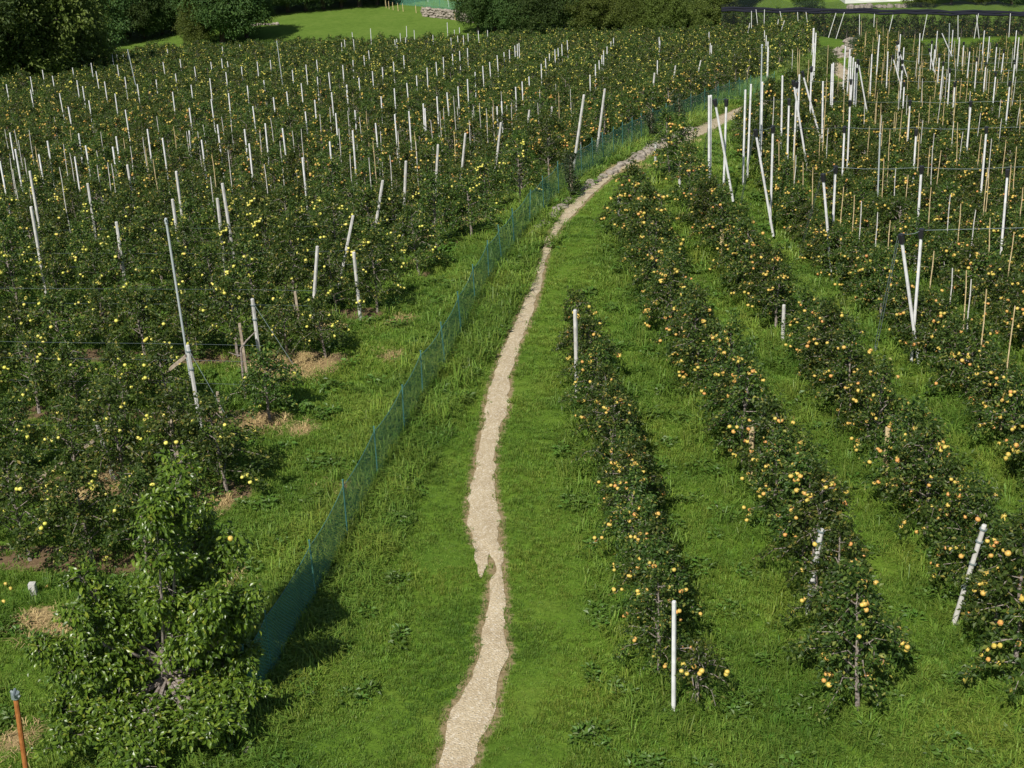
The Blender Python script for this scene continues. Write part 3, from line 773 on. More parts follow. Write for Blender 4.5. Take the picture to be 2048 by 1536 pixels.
for li, (a, bot) in enumerate(CAP_LEAN):
    base, top = stand(a[0], a[1], PH, bot)
    capped_pole(base, top, 'slanting black capped white pole bracing the path end of the %s net cable' % ordinal(li), 'slanting brace poles at the ends of the net cables')
    if li < len(tops): tops[li].insert(0, top)
    if li < 5:
        mb = MB()
        gx_, gy_ = {0: (1752, 705), 1: (1598, 520), 2: (1482, 415), 3: (1404, 335), 4: (1568, 262)}[li]
        g = G(gx_, gy_)
        for q in (0, .12):
            mb.tube([(top[0] - .03, top[1] + q, top[2] - .05), (g[0], g[1] + q * 1.4, g[2] + .02)], .007, 4)
        mb.tube([(g[0], g[1] + .06, g[2] - .1), (g[0], g[1] + .06, g[2] + .16)], .014, 6)
        tag(obj('guy_wire', mb.mesh('guy_wire', MAT['wire'])), 'thin guy wire running from the %s slanting pole down into the grass' % ordinal(li), 'wire', 'guy wires of the slanting poles')
for li, row in enumerate(tops[:8]):
    P = np.array(row); e = P[-1] + np.array([7.0, 0, 0])
    P = np.vstack([P, e]); mb = MB(); pts = []
    for k in range(len(P) - 1):
        for t in (0, .33, .67):
            q = P[k] * (1 - t) + P[k + 1] * t; q = q + [0, 0, .035 - (.05 * t * (1 - t) * 4)]; pts.append(q)
    pts.append(P[-1]); mb.tube(pts, .006, 4)
    tag(obj('net_cable', mb.mesh('net_cable', MAT['wire'])), 'steel cable strung over the capped poles of the %s line' % ordinal(li), 'cable', 'cables over the capped poles')
# uncapped white poles of the same block
PLAIN = [(1759, 71), (1776, 102), (1744, 108), (1801, 69), (1808, 95), (1840, 66), (1875, 62), (1906, 60), (1919, 75), (1969, 61), (1979, 73), (2033, 61), (2038, 75), (1707, 116), (1711, 123), (1691, 93), (1700, 100), (1702, 111), (1667, 124), (1664, 127),
         (1646, 165), (1628, 56), (1632, 66), (1628, 87), (1565, 150), (1599, 149), (1525, 163), (1502, 170), (1491, 180), (1418, 190), (1422, 190)]
for k, (a, b) in enumerate(sorted(PLAIN)):
    h = 3.0 if a < 1650 else 3.2
    base, top = stand(a, b, h); L = float(np.linalg.norm(np.array(top) - np.array(base)))
    o = obj('net_pole', post_mesh('pole', L), None, base); o.rotation_euler = axis_frame(base, top, .7)
    tag(o, 'plain white pole without a cap, %s from the left beyond the far path bend' % ordinal(k), 'pole', 'plain white poles right of the path')
base, top = stand(1884, 67, 3.2, (1902, 108))
o = obj('net_pole', post_mesh('pole', float(np.linalg.norm(np.array(top) - np.array(base)))), None, base); o.rotation_euler = axis_frame(base, top, .7)
tag(o, 'strongly slanting white pole without a cap in the far corner of the block', 'pole')

# ------------------------------------------------------------------ canes tied to the trees
CANE_PX = [(1754, 424), (1727, 402), (1710, 391), (1690, 372), (1608, 321), (1592, 308), (1627, 333), (1558, 284), (1814, 347), (1788, 335), (1768, 320), (1897, 390), (1862, 372), (1922, 405), (1979, 349), (1780, 439), (1982, 439), (2026, 461), (1951, 422), (2045, 376),
           (1866, 504), (1731, 202), (1751, 205), (1906, 533), (1936, 546), (1941, 558), (1975, 580), (2030, 613), (1655, 255), (1612, 250), (1640, 270), (1590, 262), (1868, 268), (1880, 300), (1965, 310), (1960, 225), (1845, 240), (1790, 222), (1762, 232), (1505, 262), (1470, 222), (1537, 262), (1545, 195), (1648, 205), (1690, 180)]
canes = []
for (a, b) in CANE_PX:
    best = None; d = ray(a, b)
    for k in range(4, 24):
        for yy in np.arange(22, 112, .25):
            p = d * (yy / d[1]); e = abs(p[0] - float(row4_x(yy)) - 2.3 * (k - 4))
            if e < .12:
                h = p[2] + ZC - float(tz(p[0], yy))
                if 1.7 < h < 3.1 and (best is None or abs(h - 2.35) < abs(best[0] - 2.35)): best = (h, float(p[0]), float(yy))
    if best is None: continue
    h, x, y = best; z = float(tz(x, y)); canes.append(((x - R.gauss(0, .05), y, z), (x, y, z + h), 'R', h))
LC = [(25, 755), (87, 757), (163, 762), (318, 685), (50, 925), (65, 990), (135, 925), (200, 855), (365, 845), (413, 895), (560, 965), (573, 880), (625, 955), (657, 960), (770, 855), (830, 800), (850, 855), (715, 810), (893, 935), (1020, 740), (1085, 768), (1158, 770), (1195, 728),
      (1245, 905), (1330, 880), (1222, 1035), (1345, 720), (1303, 683), (1513, 765), (1530, 850), (1555, 960), (1637, 825), (1710, 768), (1755, 755), (1865, 670), (1980, 755), (1590, 690), (1923, 628), (2035, 630), (910, 680), (583, 770), (355, 980), (405, 760), (100, 820)]
LC2 = [(65, 650), (137, 683), (165, 650), (10, 750), (68, 905), (192, 920), (318, 908), (247, 768), (350, 770), (460, 770), (465, 830), (217, 825), (555, 700), (605, 650), (620, 630), (690, 765), (688, 650), (710, 625), (785, 645), (803, 620), (773, 705), (880, 635), (830, 600),
       (905, 625), (990, 615), (918, 585), (1015, 600), (1175, 600), (1277, 490), (1293, 545), (1363, 520), (965, 535), (1180, 525), (685, 560)]
for (a, b) in LC: canes.append((*stand(a * S, b * S, 2.5), 'L', 2.5))
for (a, b) in LC2: canes.append((*stand(674 + a * S, b * S, 2.5), 'L', 2.5))
cand = [q for q in vis if q[1][2] == 'R' and q[1][3] >= 5 and 36 < q[0] < 105]
R.shuffle(cand)
for q in cand[:200 - len([c_ for c_ in canes if c_[2] == 'R'])]:
    x, y = q[1][0] + R.uniform(-.15, .15), q[1][1] + R.uniform(-.15, .15); z = float(tz(x, y)); h = R.uniform(2.35, 2.95)
    canes.append(((x, y, z), (x + R.gauss(0, .06), y + R.gauss(0, .06), z + h), 'R', h))
BC = {}
for c_ in canes:
    j = nearest_row(LEFT_ROWS if c_[2] == 'L' else RIGHT_ROWS, c_[0][0], c_[0][1]); BC.setdefault((c_[2], j), []).append(c_)
for (side, j), cs in BC.items():
    cs.sort(key=lambda c_: -c_[0][0] if side == 'L' else c_[0][1])
    for k, (base, top, sd, h) in enumerate(cs):
        kind = R.choice(['bamboo', 'bamboo', 'grey_cane'] if side == 'R' else ['grey_cane', 'grey_cane', 'grey_cane', 'bamboo'])
        L = float(np.linalg.norm(np.array(top) - np.array(base)))
        o = obj('cane', post_mesh(kind, L), None, base); o.rotation_euler = axis_frame(base, top, R.uniform(0, 6))
        tag(o, 'thin %s cane, %s from the %s end along %s' % ('tan' if kind == 'bamboo' else 'grey', ordinal(k), 'fence' if side == 'L' else 'near', row_name(side, j).replace(' green', '')), 'cane', 'thin canes tied beside the apple trees')

# ------------------------------------------------------------------ sprinkler pipes
def sprinkler(px, py, bot, h, lab):
    base, top = stand(px, py, h, bot); L = float(np.linalg.norm(np.array(top) - np.array(base)))
    o = thing('sprinkler_pipe', lab, 'sprinkler', base, 0, 'sprinkler pipes standing over the apple trees'); o.rotation_euler = axis_frame(base, top, 0)
    obj('pipe', post_mesh('pipe', L), o)
    mb = MB(); L = round(L, 1)
    mb.tube([(0, 0, L - .02), (0, 0, L + .06)], .035, 8); mb.tube([(-.06, 0, L + .05), (.10, 0, L + .09)], .016, 6); mb.ball((0, 0, L + .08), .032, 8, 6)
    obj('nozzle', mb.mesh('nozzle', MAT['galv']), o)
sprinkler(333, 446, (361, 628), 3.6, 'tall grey sprinkler pipe rising over the yellow apples left of the fence')
sprinkler(1760, 272, (1756, 378), 3.0, 'grey sprinkler pipe with small head standing among the capped white poles')
sprinkler(554, 85, (560, 130), 4.0, 'grey sprinkler pipe beside a slanting post near the far meadow')
sprinkler(1899, 50, (1898, 88), 4.2, 'thin pipe with pale round head before the dark netted orchard')
sprinkler(1524, 95, (1522, 185), 4.0, 'slender grey sprinkler pipe beyond the green fence near the far path')
sprinkler(256, 102, (268, 155), 4.0, 'tall pale pipe near the big dark tree beyond the orchard')

# ------------------------------------------------------------------ blue green net fence along the path
FP = [(505, 1420, 560), (545, 1350, 0), (632, 1200, 0), (696, 1075, 0), (756, 960, 0), (809, 873, 0), (846, 800, 0), (891, 737, 0), (923, 672, 0), (951, 615, 0), (978, 565, 0), (1004, 530, 0), (1029, 497, 0), (1059, 457, 0), (1088, 426, 0), (1118, 396, 0), (1164, 358, 0), (1187, 343, 0), (1208, 331, 0),
      (1228, 318, 0), (1246, 307, 0), (1264, 297, 0), (1283, 286, 0), (1306, 274, 0), (1332, 262, 0), (1357, 250, 0), (1382, 240, 0), (1409, 228, 0), (1435, 217, 0), (1457, 208, 0), (1478, 201, 0), (1500, 196, 0), (1522, 191, 0), (1548, 187, 0)]
fence_pts = [G(a, b) for (a, b, _) in FP]
g0 = np.array(fence_pts[0]); g1 = np.array(fence_pts[1])
for k in (): fence_pts.insert(0, tuple(np.array([*(g0[:2] - (g1[:2] - g0[:2]) * k), 0.0])))
fence = thing('net_fence', 'long low blue green net fence curving up the hill beside the gravel path', 'fence', fence_pts[0])
f0 = np.array(fence_pts[0]); FH = .98
net, n, l, b = M('green_netting', (.12, .31, .22), .8, .15)
uvn = n.new('ShaderNodeUVMap'); uvn.uv_map = 'UVMap'
sep = n.new('ShaderNodeSeparateXYZ'); l.new(uvn.outputs[0], sep.inputs[0])
def lines(a, b_):
    u = mth(n, l, 'FRACT', mth(n, l, 'MULTIPLY', mth(n, l, 'ADD', mth(n, l, 'MULTIPLY', sep.outputs[0], a), mth(n, l, 'MULTIPLY', sep.outputs[1], b_)), 16))
    return mth(n, l, 'LESS_THAN', u, .26)
thread = mth(n, l, 'MAXIMUM', lines(1, 1), lines(1, -1))
nz = noise(n, 1.3, 3, .6, uvn.outputs[0], l)
fac = mth(n, l, 'ADD', mth(n, l, 'MULTIPLY', thread, .44), mth(n, l, 'MULTIPLY', nz.outputs[0], .52))
tr = n.new('ShaderNodeBsdfTransparent'); mx = n.new('ShaderNodeMixShader')
l.new(fac, mx.inputs[0]); l.new(tr.outputs[0], mx.inputs[1]); l.new(b.outputs[0], mx.inputs[2]); l.new(mx.outputs[0], n['Material Output'].inputs[0])
P = np.array(fence_pts); cord = MB(); V = []; U = []; acc = 0.0
for k in range(len(P)):
    jx = R.gauss(0, .02)
    if k: acc += np.linalg.norm(P[k][:2] - P[k - 1][:2])
    mb = MB(); mb.prism([(-.011, -.011), (.011, -.011), (.011, .011), (-.011, .011)], -.1, FH + .10)
    mb.prism([(-.015, -.015), (.015, -.015), (.015, .015), (-.015, .015)], FH + .10, FH + .112)
    po = obj('post', mb.mesh('post', MAT['teal_post']), fence, tuple(P[k] - f0)); po.rotation_euler = (R.gauss(0, .02), R.gauss(0, .03), R.uniform(0, 1.5))
Q = []
for k in range(len(P) - 1):
    for t in np.arange(0, 1, .125): Q.append(np.array([*(P[k] * (1 - t) + P[k + 1] * t), t, k + t]))
Q.append(np.array([*P[-1], 0, len(P) - 1])); acc = 0
topline = []
for i, q in enumerate(Q):
    if i: acc += np.linalg.norm(q[:2] - Q[i - 1][:2])
    sag = .06 * 4 * q[3] * (1 - q[3]); z0 = float(tz(q[0], q[1])); bul = .03 * math.sin(i * 1.7)
    for r_, hh in enumerate((.0, .35, .7, 1.0)):
        hz = FH * hh - (sag if r_ == 3 else sag * hh)
        V.append((q[0] - f0[0] + bul * (hh * (1 - hh)) * 4, q[1] - f0[1], z0 - f0[2] + hz)); U.append((acc, hz))
    topline.append(np.array(V[-1]) + [0, 0, .004])
me = bpy.data.meshes.new('netting'); nq = len(Q)
me.from_pydata(V, [], [(i * 4 + r_, (i + 1) * 4 + r_, (i + 1) * 4 + r_ + 1, i * 4 + r_ + 1) for i in range(nq - 1) for r_ in range(3)])
uv = me.uv_layers.new(name='UVMap')
for lp in me.loops: uv.data[lp.index].uv = U[lp.vertex_index]
me.materials.append(net); obj('netting', me, fence)
mb = MB(); mb.tube(topline, .006, 4); obj('top_cord', mb.mesh('top_cord', MAT['teal_post']), fence)

# ------------------------------------------------------------------ stones
def rock_mesh(mb, c, size, seed, m=0):
    r = np.random.default_rng(seed); k = mb.n
    mb.ball((0, 0, 0), 1, 9, 6, m)
    v = mb.v[-1]; nrm = unit(v); d = np.zeros(len(v))
    for _ in range(7):
        a = unit(r.normal(0, 1, 3)); t = r.uniform(.55, .9); pr = nrm @ a
        v -= np.clip((v @ a) - t, 0, None)[:, None] * a
    v *= np.array(size) * .55; v += r.normal(0, .02, v.shape) * np.array(size)
    an = r.uniform(0, 6.28); rot = np.array([[math.cos(an), -math.sin(an), 0], [math.sin(an), math.cos(an), 0], [0, 0, 1]])
    mb.v[-1] = v @ rot.T + np.array(c)
def stone_wall(name, px_pts, h, w, label, sz=.3, seed=1, parts_cat='wall'):
    mb = MB(); r = np.random.default_rng(seed); P = np.array([G(a, b) for a, b in px_pts])
    s = 0
    for k in range(len(P) - 1):
        L = np.linalg.norm(P[k + 1][:2] - P[k][:2]); nst = max(1, int(L / (sz * .8)))
        for i in range(nst):
            for lay in range(max(1, int(h / (sz * .5)))):
                q = P[k] + (P[k + 1] - P[k]) * ((i + r.uniform(.2, .8)) / nst)
                z = float(tz(q[0], q[1])) + lay * sz * .5 + sz * .12
                s += 1; rock_mesh(mb, (q[0] + r.normal(0, w * .3), q[1] + r.normal(0, w * .3), z), (sz * r.uniform(.7, 1.5), sz * r.uniform(.7, 1.2), sz * r.uniform(.5, .9)), seed * 1000 + s)
    return tag(obj(name, mb.mesh(name, MAT['stone'])), label, parts_cat)
stone_wall('stone_kerb', [(1062, 474), (1100, 437), (1142, 398)], .16, .1, 'weathered stone kerb along the foot of the fence below the ivy post', .26, 2)
stone_wall('stone_kerb', [(1152, 388), (1185, 368), (1225, 346), (1262, 322)], .16, .12, 'broken stone kerb between fence and path above the ivy post', .26, 3)
stone_wall('rock_edge', [(1270, 322), (1300, 300), (1350, 272), (1388, 258)], .2, .35, 'crumbling rocks edging the crest of the path under the fence', .30, 4)
stone_wall('stone_wall', [(1648, 118), (1675, 117), (1700, 117), (1722, 118)], .8, .12, 'rough stone retaining wall closing the far end of the path', .5, 5)
stone_wall('rock_outcrop', [(1690, 98), (1702, 94)], 1.0, .4, 'pale rocks piled on the bank above the far stone wall', .8, 6)
stone_wall('stone_wall', [(845, 32), (880, 36), (915, 40), (945, 46)], 1.2, .15, 'dry stone wall at the top edge of the far meadow', .6, 7)
stone_wall('rock_pile', [(488, 54), (520, 50), (560, 49)], .5, .3, 'heap of stones at the meadow edge beside the dark tree', .6, 8)
stone_wall('stone_wall', [(1690, 17), (1730, 16), (1775, 15), (1815, 14)], .7, .2, 'boulder wall along the lawn behind the netted orchard', .9, 9)
stone_wall('stone', [(490, 1508), (497, 1502)], .15, .05, 'single grey stone lying under the pear tree near the fence foot', .22, 10, 'stone')

# ------------------------------------------------------------------ leafy things
def foliage_ball_tree(seed, H, crown_r, nleaf, lsize, trunk_h=.3, lobes=14, long=False):
    """(trunk, crown) of a broad tree: lobes of leaf sprays on branches, gaps between them."""
    r = np.random.default_rng(seed); tr, cr = MB(), MB()
    ht = H * trunk_h
    tr.tube([(0, 0, -.2), (.05, .03, ht * .6), (.1, -.05, ht), (.15, 0, H * .75)], [.03 * H, .024 * H, .02 * H, .004 * H], 8)
    C = []
    for i in range(lobes):
        u = (i + .5) / lobes; ph = i * 2.4 + r.uniform(-.4, .4)
        z = ht * .75 + (H - ht * .75) * (.08 + .86 * u)
        w = math.sin(math.pi * min(1, .18 + .75 * u)) ** .8
        rad = crown_r * w * r.uniform(.45, .9)
        c = np.array([rad * math.cos(ph), rad * math.sin(ph), z]); C.append((c, crown_r * r.uniform(.34, .56)))
        s0 = np.array([.1, -.03, min(ht * .8 + z * .25, z - .1)])
        tr.tube([s0, (s0 + c) / 2 + [0, 0, .04 * H], c], [.012 * H, .007 * H, .003 * H], 5, cap=False)
    nl = nleaf // lobes
    for c, rr in C:
        # sprays: short twigs set on the lobe, each with a bunch of leaves
        ns = max(8, nl // 22); q = unit(r.normal(0, 1, (ns, 3)) + [0, 0, .25]); rad = rr * r.uniform(.55, 1.12, ns) ** .6
        sp = c + q * rad[:, None] * [1, 1, .78]
        bi = r.integers(0, ns, nl); od = q[bi]
        pos = sp[bi] + r.normal(0, rr * .14, (nl, 3)); d = unit(od * .7 + r.normal(0, .6, (nl, 3)) + [0, 0, -.25])
        up = unit(od * .6 + r.normal(0, .45, (nl, 3)) + [0, 0, .7]); L = lsize * r.uniform(.7, 1.3, nl)
        cr.leaves(pos, d, up, L, L * r.uniform(.45, .62, nl), droop=.05, long=long)
    return tr, cr
# pear tree in the near corner: several upright stems, glossy hanging leaves in bunches
def pear_tree():
    r = np.random.default_rng(5); tr, cr = MB(), MB()
    base = np.array(G(335, 1425)); tr_pts = [(330, 1500, 2.0)]
    tips = [(360, 925, 1.3), (400, 1010, 1.4), (465, 1075, 1.5), (495, 1180, 1.3), (310, 1010, 1.4), (160, 1150, .9), (210, 1220, .9), (75, 1300, .8), (130, 1340, .9), (120, 1430, .9), (290, 1180, 1.0), (390, 1260, .9), (250, 1330, 1.0), (450, 1290, .7),
            (210, 1440, .9), (400, 1480, .8), (110, 1500, .6), (280, 1540, .7), (440, 1370, .7), (430, 1200, 1.4), (370, 1130, 1.5), (200, 1330, .9), (330, 1270, .9), (140, 1230, .7), (470, 1250, .6), (240, 1500, .9), (350, 980, 1.2), (420, 1090, 1.2), (485, 1330, .6), (470, 1400, .7), (430, 1440, .8), (495, 1230, .5), (500, 1310, .7), (505, 1385, .7), (470, 1450, .8)]
    stem = [(0, 0, -.1), (.02, .02, .5), (.05, .05, 1.0)]
    tr.tube(stem, [.085, .07, .06], 8)
    T = []
    for (a, b, k) in tips:
        # depth: keep every tip within the tree's own volume
        yy = base[1] + r.uniform(-.9, .9) * min(k, 1); d = ray(a, b); t = yy / d[1]; p = d * t + [0, 0, ZC] - base
        while p[2] < .55: yy -= .1; p = d * (yy / d[1]) + [0, 0, ZC] - base
        T.append((p, k))
    for (p, k) in T:
        s0 = np.array([.05, .05, .55 + .25 * max(0, min(1.6, p[2]) - .6)]); mid = np.array([p[0] * .62, p[1] * .62, s0[2] + (p[2] - s0[2]) * .45])
        q = np.array([s0, s0 * .4 + mid * .6, mid, mid * .45 + p * .55, p])
        tr.tube(q, [.035, .028, .021, .013, .005], 6, cap=False)
        # leaf bunches along the outer part of the stem and on short side shoots
        nsh = int(52 * k + 8)
        for i in range(nsh):
            t = (.66 + .36 * r.uniform()) if r.uniform() < .72 else r.uniform(.3, .7); w = min(t, .999) * 4; j = min(int(w), 3); c = q[j] + (q[j + 1] - q[j]) * (w - j)
            od = unit(np.array([r.normal(), r.normal(), .35 * r.normal() + .1])); ln = r.uniform(.05, .30) * (1.15 - .35 * t)
            e = c + od * ln + [0, 0, .05]
            if ln > .14: tr.tube([c, (c + e) / 2 + [0, 0, .03], e], [.007, .005, .003], 4, cap=False)
            m = int(r.integers(16, 25))
            pos = e + r.normal(0, .052, (m, 3)); dd = unit(unit(pos - c) * .5 + r.normal(0, .5, (m, 3)) + [0, 0, -.55])
            up = unit(r.normal(0, .4, (m, 3)) + [0, -.25, .8] + od * .5)
            L = .094 * r.uniform(.7, 1.2, m); cr.leaves(pos, dd, up, L, L * r.uniform(.38, .50, m), droop=.16, fold=.16, long=True)
    o = thing('pear_tree', 'glossy dark green pear tree in the near corner, casting shade over the fence', 'tree', tuple(base))
    obj('trunk', tr.mesh('trunk', MAT['bark']), o); obj('crown', cr.mesh('crown', MAT['pear_leaf']), o)
    fp = []
    for (a, b) in ((407, 1258), (403, 1266), (461, 1077), (302, 1120)):
        dr = ray(a, b); t = (base[1] - .65) / dr[1]; p = dr * t + [0, 0, ZC] - base
        e = obj('fruit', apple_me['gold'], o, tuple(p)); e.scale = (.036, .036, .042)
pear_tree()

# ------------------------------------------------------------------ odds and ends in the near left corner
def bar(name, mat, a, b, w, d, lab, cat, grp=None):
    a = Vector(a); b = Vector(b); L = (b - a).length; mb = MB()
    mb.prism([(-w / 2, -d / 2), (w / 2, -d / 2), (w / 2, d / 2), (-w / 2, d / 2)], 0, L)
    o = obj(name, mb.mesh(name, mat), None, a); o.rotation_euler = (b - a).to_track_quat('Z', 'Y').to_euler(); return tag(o, lab, cat, grp)
def at_depth(px, py, y):
    d = ray(px, py); t = y / d[1]; p = d * t; return (float(p[0]), float(p[1]), float(p[2] + ZC))
ry = 15.6
rt = at_depth(31, 1392, ry); rb = at_depth(52, 1540, ry); v = np.array(rb) - np.array(rt); k = (0 - rt[2]) / v[2]; rb = np.array(rt) + v * k
o = thing('rusty_pole', 'rust brown pole with a dark wire wrapped head, standing in the near left corner', 'pole', tuple(rb)); o.rotation_euler = axis_frame(rb, rt, 0)
Lr = float(np.linalg.norm(np.array(rt) - rb)); mb = MB(); mb.tube([(0, 0, 0), (0, 0, Lr * .5), (0, 0, Lr)], .034, 10); obj('shaft', mb.mesh('shaft', MAT['rust']), o)
mb = MB(); mb.tube([(0, 0, Lr - .03), (0, 0, Lr + .05)], .055, 8); mb.tube([(-.09, 0, Lr + .05), (.07, .02, Lr + .055)], .018, 6); mb.tube([(-.02, -.06, Lr), (.02, .06, Lr + .06)], .02, 6); obj('head', mb.mesh('head', MAT['wire']), o)
g = G(370, 985); bar('wooden_stake', MAT['old_wood'], g, (g[0] - .08, g[1], g[2] + 1.55), .08, .07, 'brown square wooden stake at the fence end of the second row left', 'stake')
y_ = G(200, 985)[1]; bar('brace_board', MAT['old_wood'], at_depth(170, 893, y_), at_depth(234, 850, y_), .11, .04, 'pale diagonal brace board nailed beside a post in the second row left', 'board')
bar('brace_board', MAT['old_wood'], at_depth(72, 962, y_), at_depth(128, 922, y_), .11, .04, 'weathered diagonal board low in the second row, left of the pale one', 'board')
y_ = G(400, 845)[1] + .1; bar('brace_board', MAT['old_wood'], at_depth(340, 738, y_), at_depth(372, 712, y_), .12, .05, 'short diagonal brace board behind the nearest leaning end post', 'board')
for (a, b, hh, lab) in ((445, 840, .62, 'short split stake under the trees at the end of the third row'), (495, 755, 1.25, 'weathered wooden stake beside a bare forked branch at the third row end'), (600, 655, .9, 'wooden stake leaning by the dry grass at the fourth row end')):
    g = G(a, b); bar('wooden_stake', MAT['old_wood'], g, (g[0] - .03, g[1], g[2] + hh), .06, .055, lab, 'stake')
for (a, b, h, lab) in ((228, 960, 1.5, 'mottled concrete post in the second row left, beside the pale brace board'),):
    g = G(a, b); o = obj('orchard_post', post_mesh('concrete', h), None, g); o.rotation_euler = (0.05, -.12, .5); tag(o, lab, 'post')
g = G(68, 1190); mb = MB(); mb.prism(octo(.12, .1), -.05, .22, .9); tag(obj('concrete_stub', mb.mesh('concrete_stub', MAT['concrete']), None, g), 'short concrete stub in bare soil under the nearest row left', 'stub')
# bare forked branch at the third row end
g = np.array(G(492, 800)); mb = MB()
mb.tube([g, g + [.0, 0, .6], g + [.02, .02, 1.15], g + [.16, .02, 1.32], g + [.36, .05, 1.5]], [.03, .027, .024, .018, .008], 6)
mb.tube([g + [.0, 0, 1.0], g + [-.12, 0, 1.03], g + [-.24, .02, 1.08]], [.012, .009, .004], 5)
tag(obj('bare_branch', mb.mesh('bare_branch', MAT['bark'])), 'bare grey forked branch standing at the fence end of the third row', 'branch')
for k, (a, b_) in enumerate(((12, 1172), (22, 1181), (8, 1207), (170, 1168), (95, 1176))):
    g = G(a, b_); e = obj('fallen_apple', apple_me['gold'], None, (g[0], g[1], g[2] + .035)); e.scale = (.036, .036, .036); e.rotation_euler = (R.uniform(0, 6), R.uniform(0, 6), 0)
    tag(e, '%s fallen apple from the left on the bare soil under the nearest row left' % ordinal([1, 2, 0, 4, 3][k]), 'apple', 'fallen apples on the bare soil')
# trellis wires of the nearest rows left of the fence
for j in range(1, 6):
    pts = LEFT_ROWS[j]; mb = MB()
    for h in (.75, 1.25, 1.6)[:3 if j > 1 else 2]:
        mb.tube([(x, y, float(tz(x, y)) + h + .01 * math.sin(k)) for k, (x, y) in enumerate(pts)], .0035, 3)
    tag(obj('trellis_wire', mb.mesh('trellis_wire', MAT['wire'])), 'thin trellis wires strung along the %s row left of the fence' % ordinal(j), 'wire', 'trellis wires of the nearest rows')

# ivy covered posts on the fence
def ivy_post(px, py, h, rad, lab, seed):
    g = G(px, py); o = thing('ivy_post', lab, 'post', g); mb = MB(); mb.prism(octo(.09), 0, h, .9); obj('post', mb.mesh('post', MAT['old_wood']), o)
    r = np.random.default_rng(seed); nl = 900; z = r.uniform(.02, h * 1.03, nl); a = r.uniform(0, 6.28, nl); rr = rad * (.55 + .45 * np.sin(z * 5 + a)) * r.uniform(.6, 1.1, nl)
    pos = np.c_[rr * np.cos(a), rr * np.sin(a), z]; od = np.c_[np.cos(a), np.sin(a), np.zeros(nl)]
    mb = MB(); L = .075 * r.uniform(.7, 1.2, nl); mb.leaves(pos, unit(od * .5 + r.normal(0, .5, (nl, 3)) + [0, 0, -.4]), unit(od + r.normal(0, .4, (nl, 3)) + [0, 0, .5]), L, L * .8)
    obj('ivy', mb.mesh('ivy', MAT['hedge_leaf']), o)
ivy_post(1143, 396, 1.3, .22, 'thick ivy covered post standing in the green fence line by the kerb', 1)
ivy_post(1358, 252, 1.25, .26, 'ivy covered post in the fence line near the crest of the path', 2)
ivy_post(1303, 280, 1.0, .2, 'small leafy post in the fence line below the crest', 3)

# hedge at the far end of the green fence, hedge on the terrace
def hedge(px_pts, h, w, lab, seed, mat='hedge_leaf', ls=.12, dens=260):
    r = np.random.default_rng(seed); mb = MB(); P = np.array([G(a, b) for a, b in px_pts])
    for k in range(len(P) - 1):
        L = np.linalg.norm(P[k + 1] - P[k]); nl = int(L * dens * h)
        t = r.uniform(0, 1, nl); q = P[k] + (P[k + 1] - P[k]) * t[:, None]; z = tz(q[:, 0], q[:, 1])
        hh = h * (.8 + .2 * np.sin(t * 9 + k)); u = r.uniform(0, 1, nl) ** .8; off = r.normal(0, w * .45, (nl, 2))
        pos = np.c_[q[:, :2] + off, z + u * hh]
        Lf = ls * r.uniform(.7, 1.3, nl); mb.leaves(pos, unit(r.normal(0, .7, (nl, 3)) + [0, 0, -.2]), unit(r.normal(0, .5, (nl, 3)) + [0, -.3, .7]), Lf, Lf * .6)
    return tag(obj('hedge', mb.mesh('hedge', MAT[mat])), lab, 'hedge')
hedge([(1575, 182), (1610, 170), (1640, 160)], 1.5, .5, 'leafy green hedge where the far end of the fence meets the path', 1, 'light_leaf')
hedge([(1655, 150), (1652, 128)], 1.2, .5, 'bushy growth left of the pale path below the stone wall', 2, 'wood_leaf')
hedge([(1705, 104), (1800, 104), (1900, 106), (2048, 110), (2140, 113)], 1.1, .6, 'low dark clipped hedge on the terrace below the netted orchard', 3)

# ------------------------------------------------------------------ netted orchard beyond
A = np.array(G(1480, 78)); A[1] = max(A[1], 140)
nx0, nx1, ny0, ny1 = 22.0, 66.0, 146.0, 151.5
zg = -16.05; hn = 3.5
hn_m, n, l, b = M('dark_hail_net', (.012, .014, .022), .8, .2)
tr = n.new('ShaderNodeBsdfTransparent'); mx = n.new('ShaderNodeMixShader'); mx.inputs[0].default_value = .26
l.new(tr.outputs[0], mx.inputs[1]); l.new(b.outputs[0], mx.inputs[2]); l.new(mx.outputs[0], n['Material Output'].inputs[0])
hn_r, n, l, b = M('rolled_hail_net', (.012, .013, .022), .85, .2)
hail = thing('hail_net', 'dark hail net drawn over the far orchard block with a black rolled edge', 'net', (nx0, ny0 + 1.5, zg + .05))
hail.rotation_euler = (0, .040, -.10)
def under_net(x, y): return x, y + 1.5 - .10 * (x - nx0)
mb = MB(); W_ = nx1 - nx0; D_ = ny1 - ny0
bays = 12; V = []; f = []
for i in range(bays * 2 + 1):
    x = W_ * i / (bays * 2); z = hn + (.25 if i % 2 else 0) + .12 * math.sin(i)
    for q in (0, 1): V.append((x, D_ * q, z))
f = [[2 * i, 2 * i + 2, 2 * i + 3, 2 * i + 1] for i in range(bays * 2)]
mb.add(V, f); obj('roof_net', mb.mesh('roof_net', hn_m), hail)
mb = MB(); V = []
for i in range(61):
    x = W_ * i / 60
    for q in range(5): V.append((x, -.1 - .05 * math.sin(i * 1.3 + q), hn * q / 4 + .02))
mb.add(V, [[5 * i + q, 5 * i + 5 + q, 5 * i + 6 + q, 5 * i + 1 + q] for i in range(60) for q in range(4)]); obj('front_net', mb.mesh('front_net', hn_m), hail)
mb = MB(); P = [(W_ * i / 40, -.15, hn - .1 + .05 * math.sin(i * 2.1)) for i in range(41)]
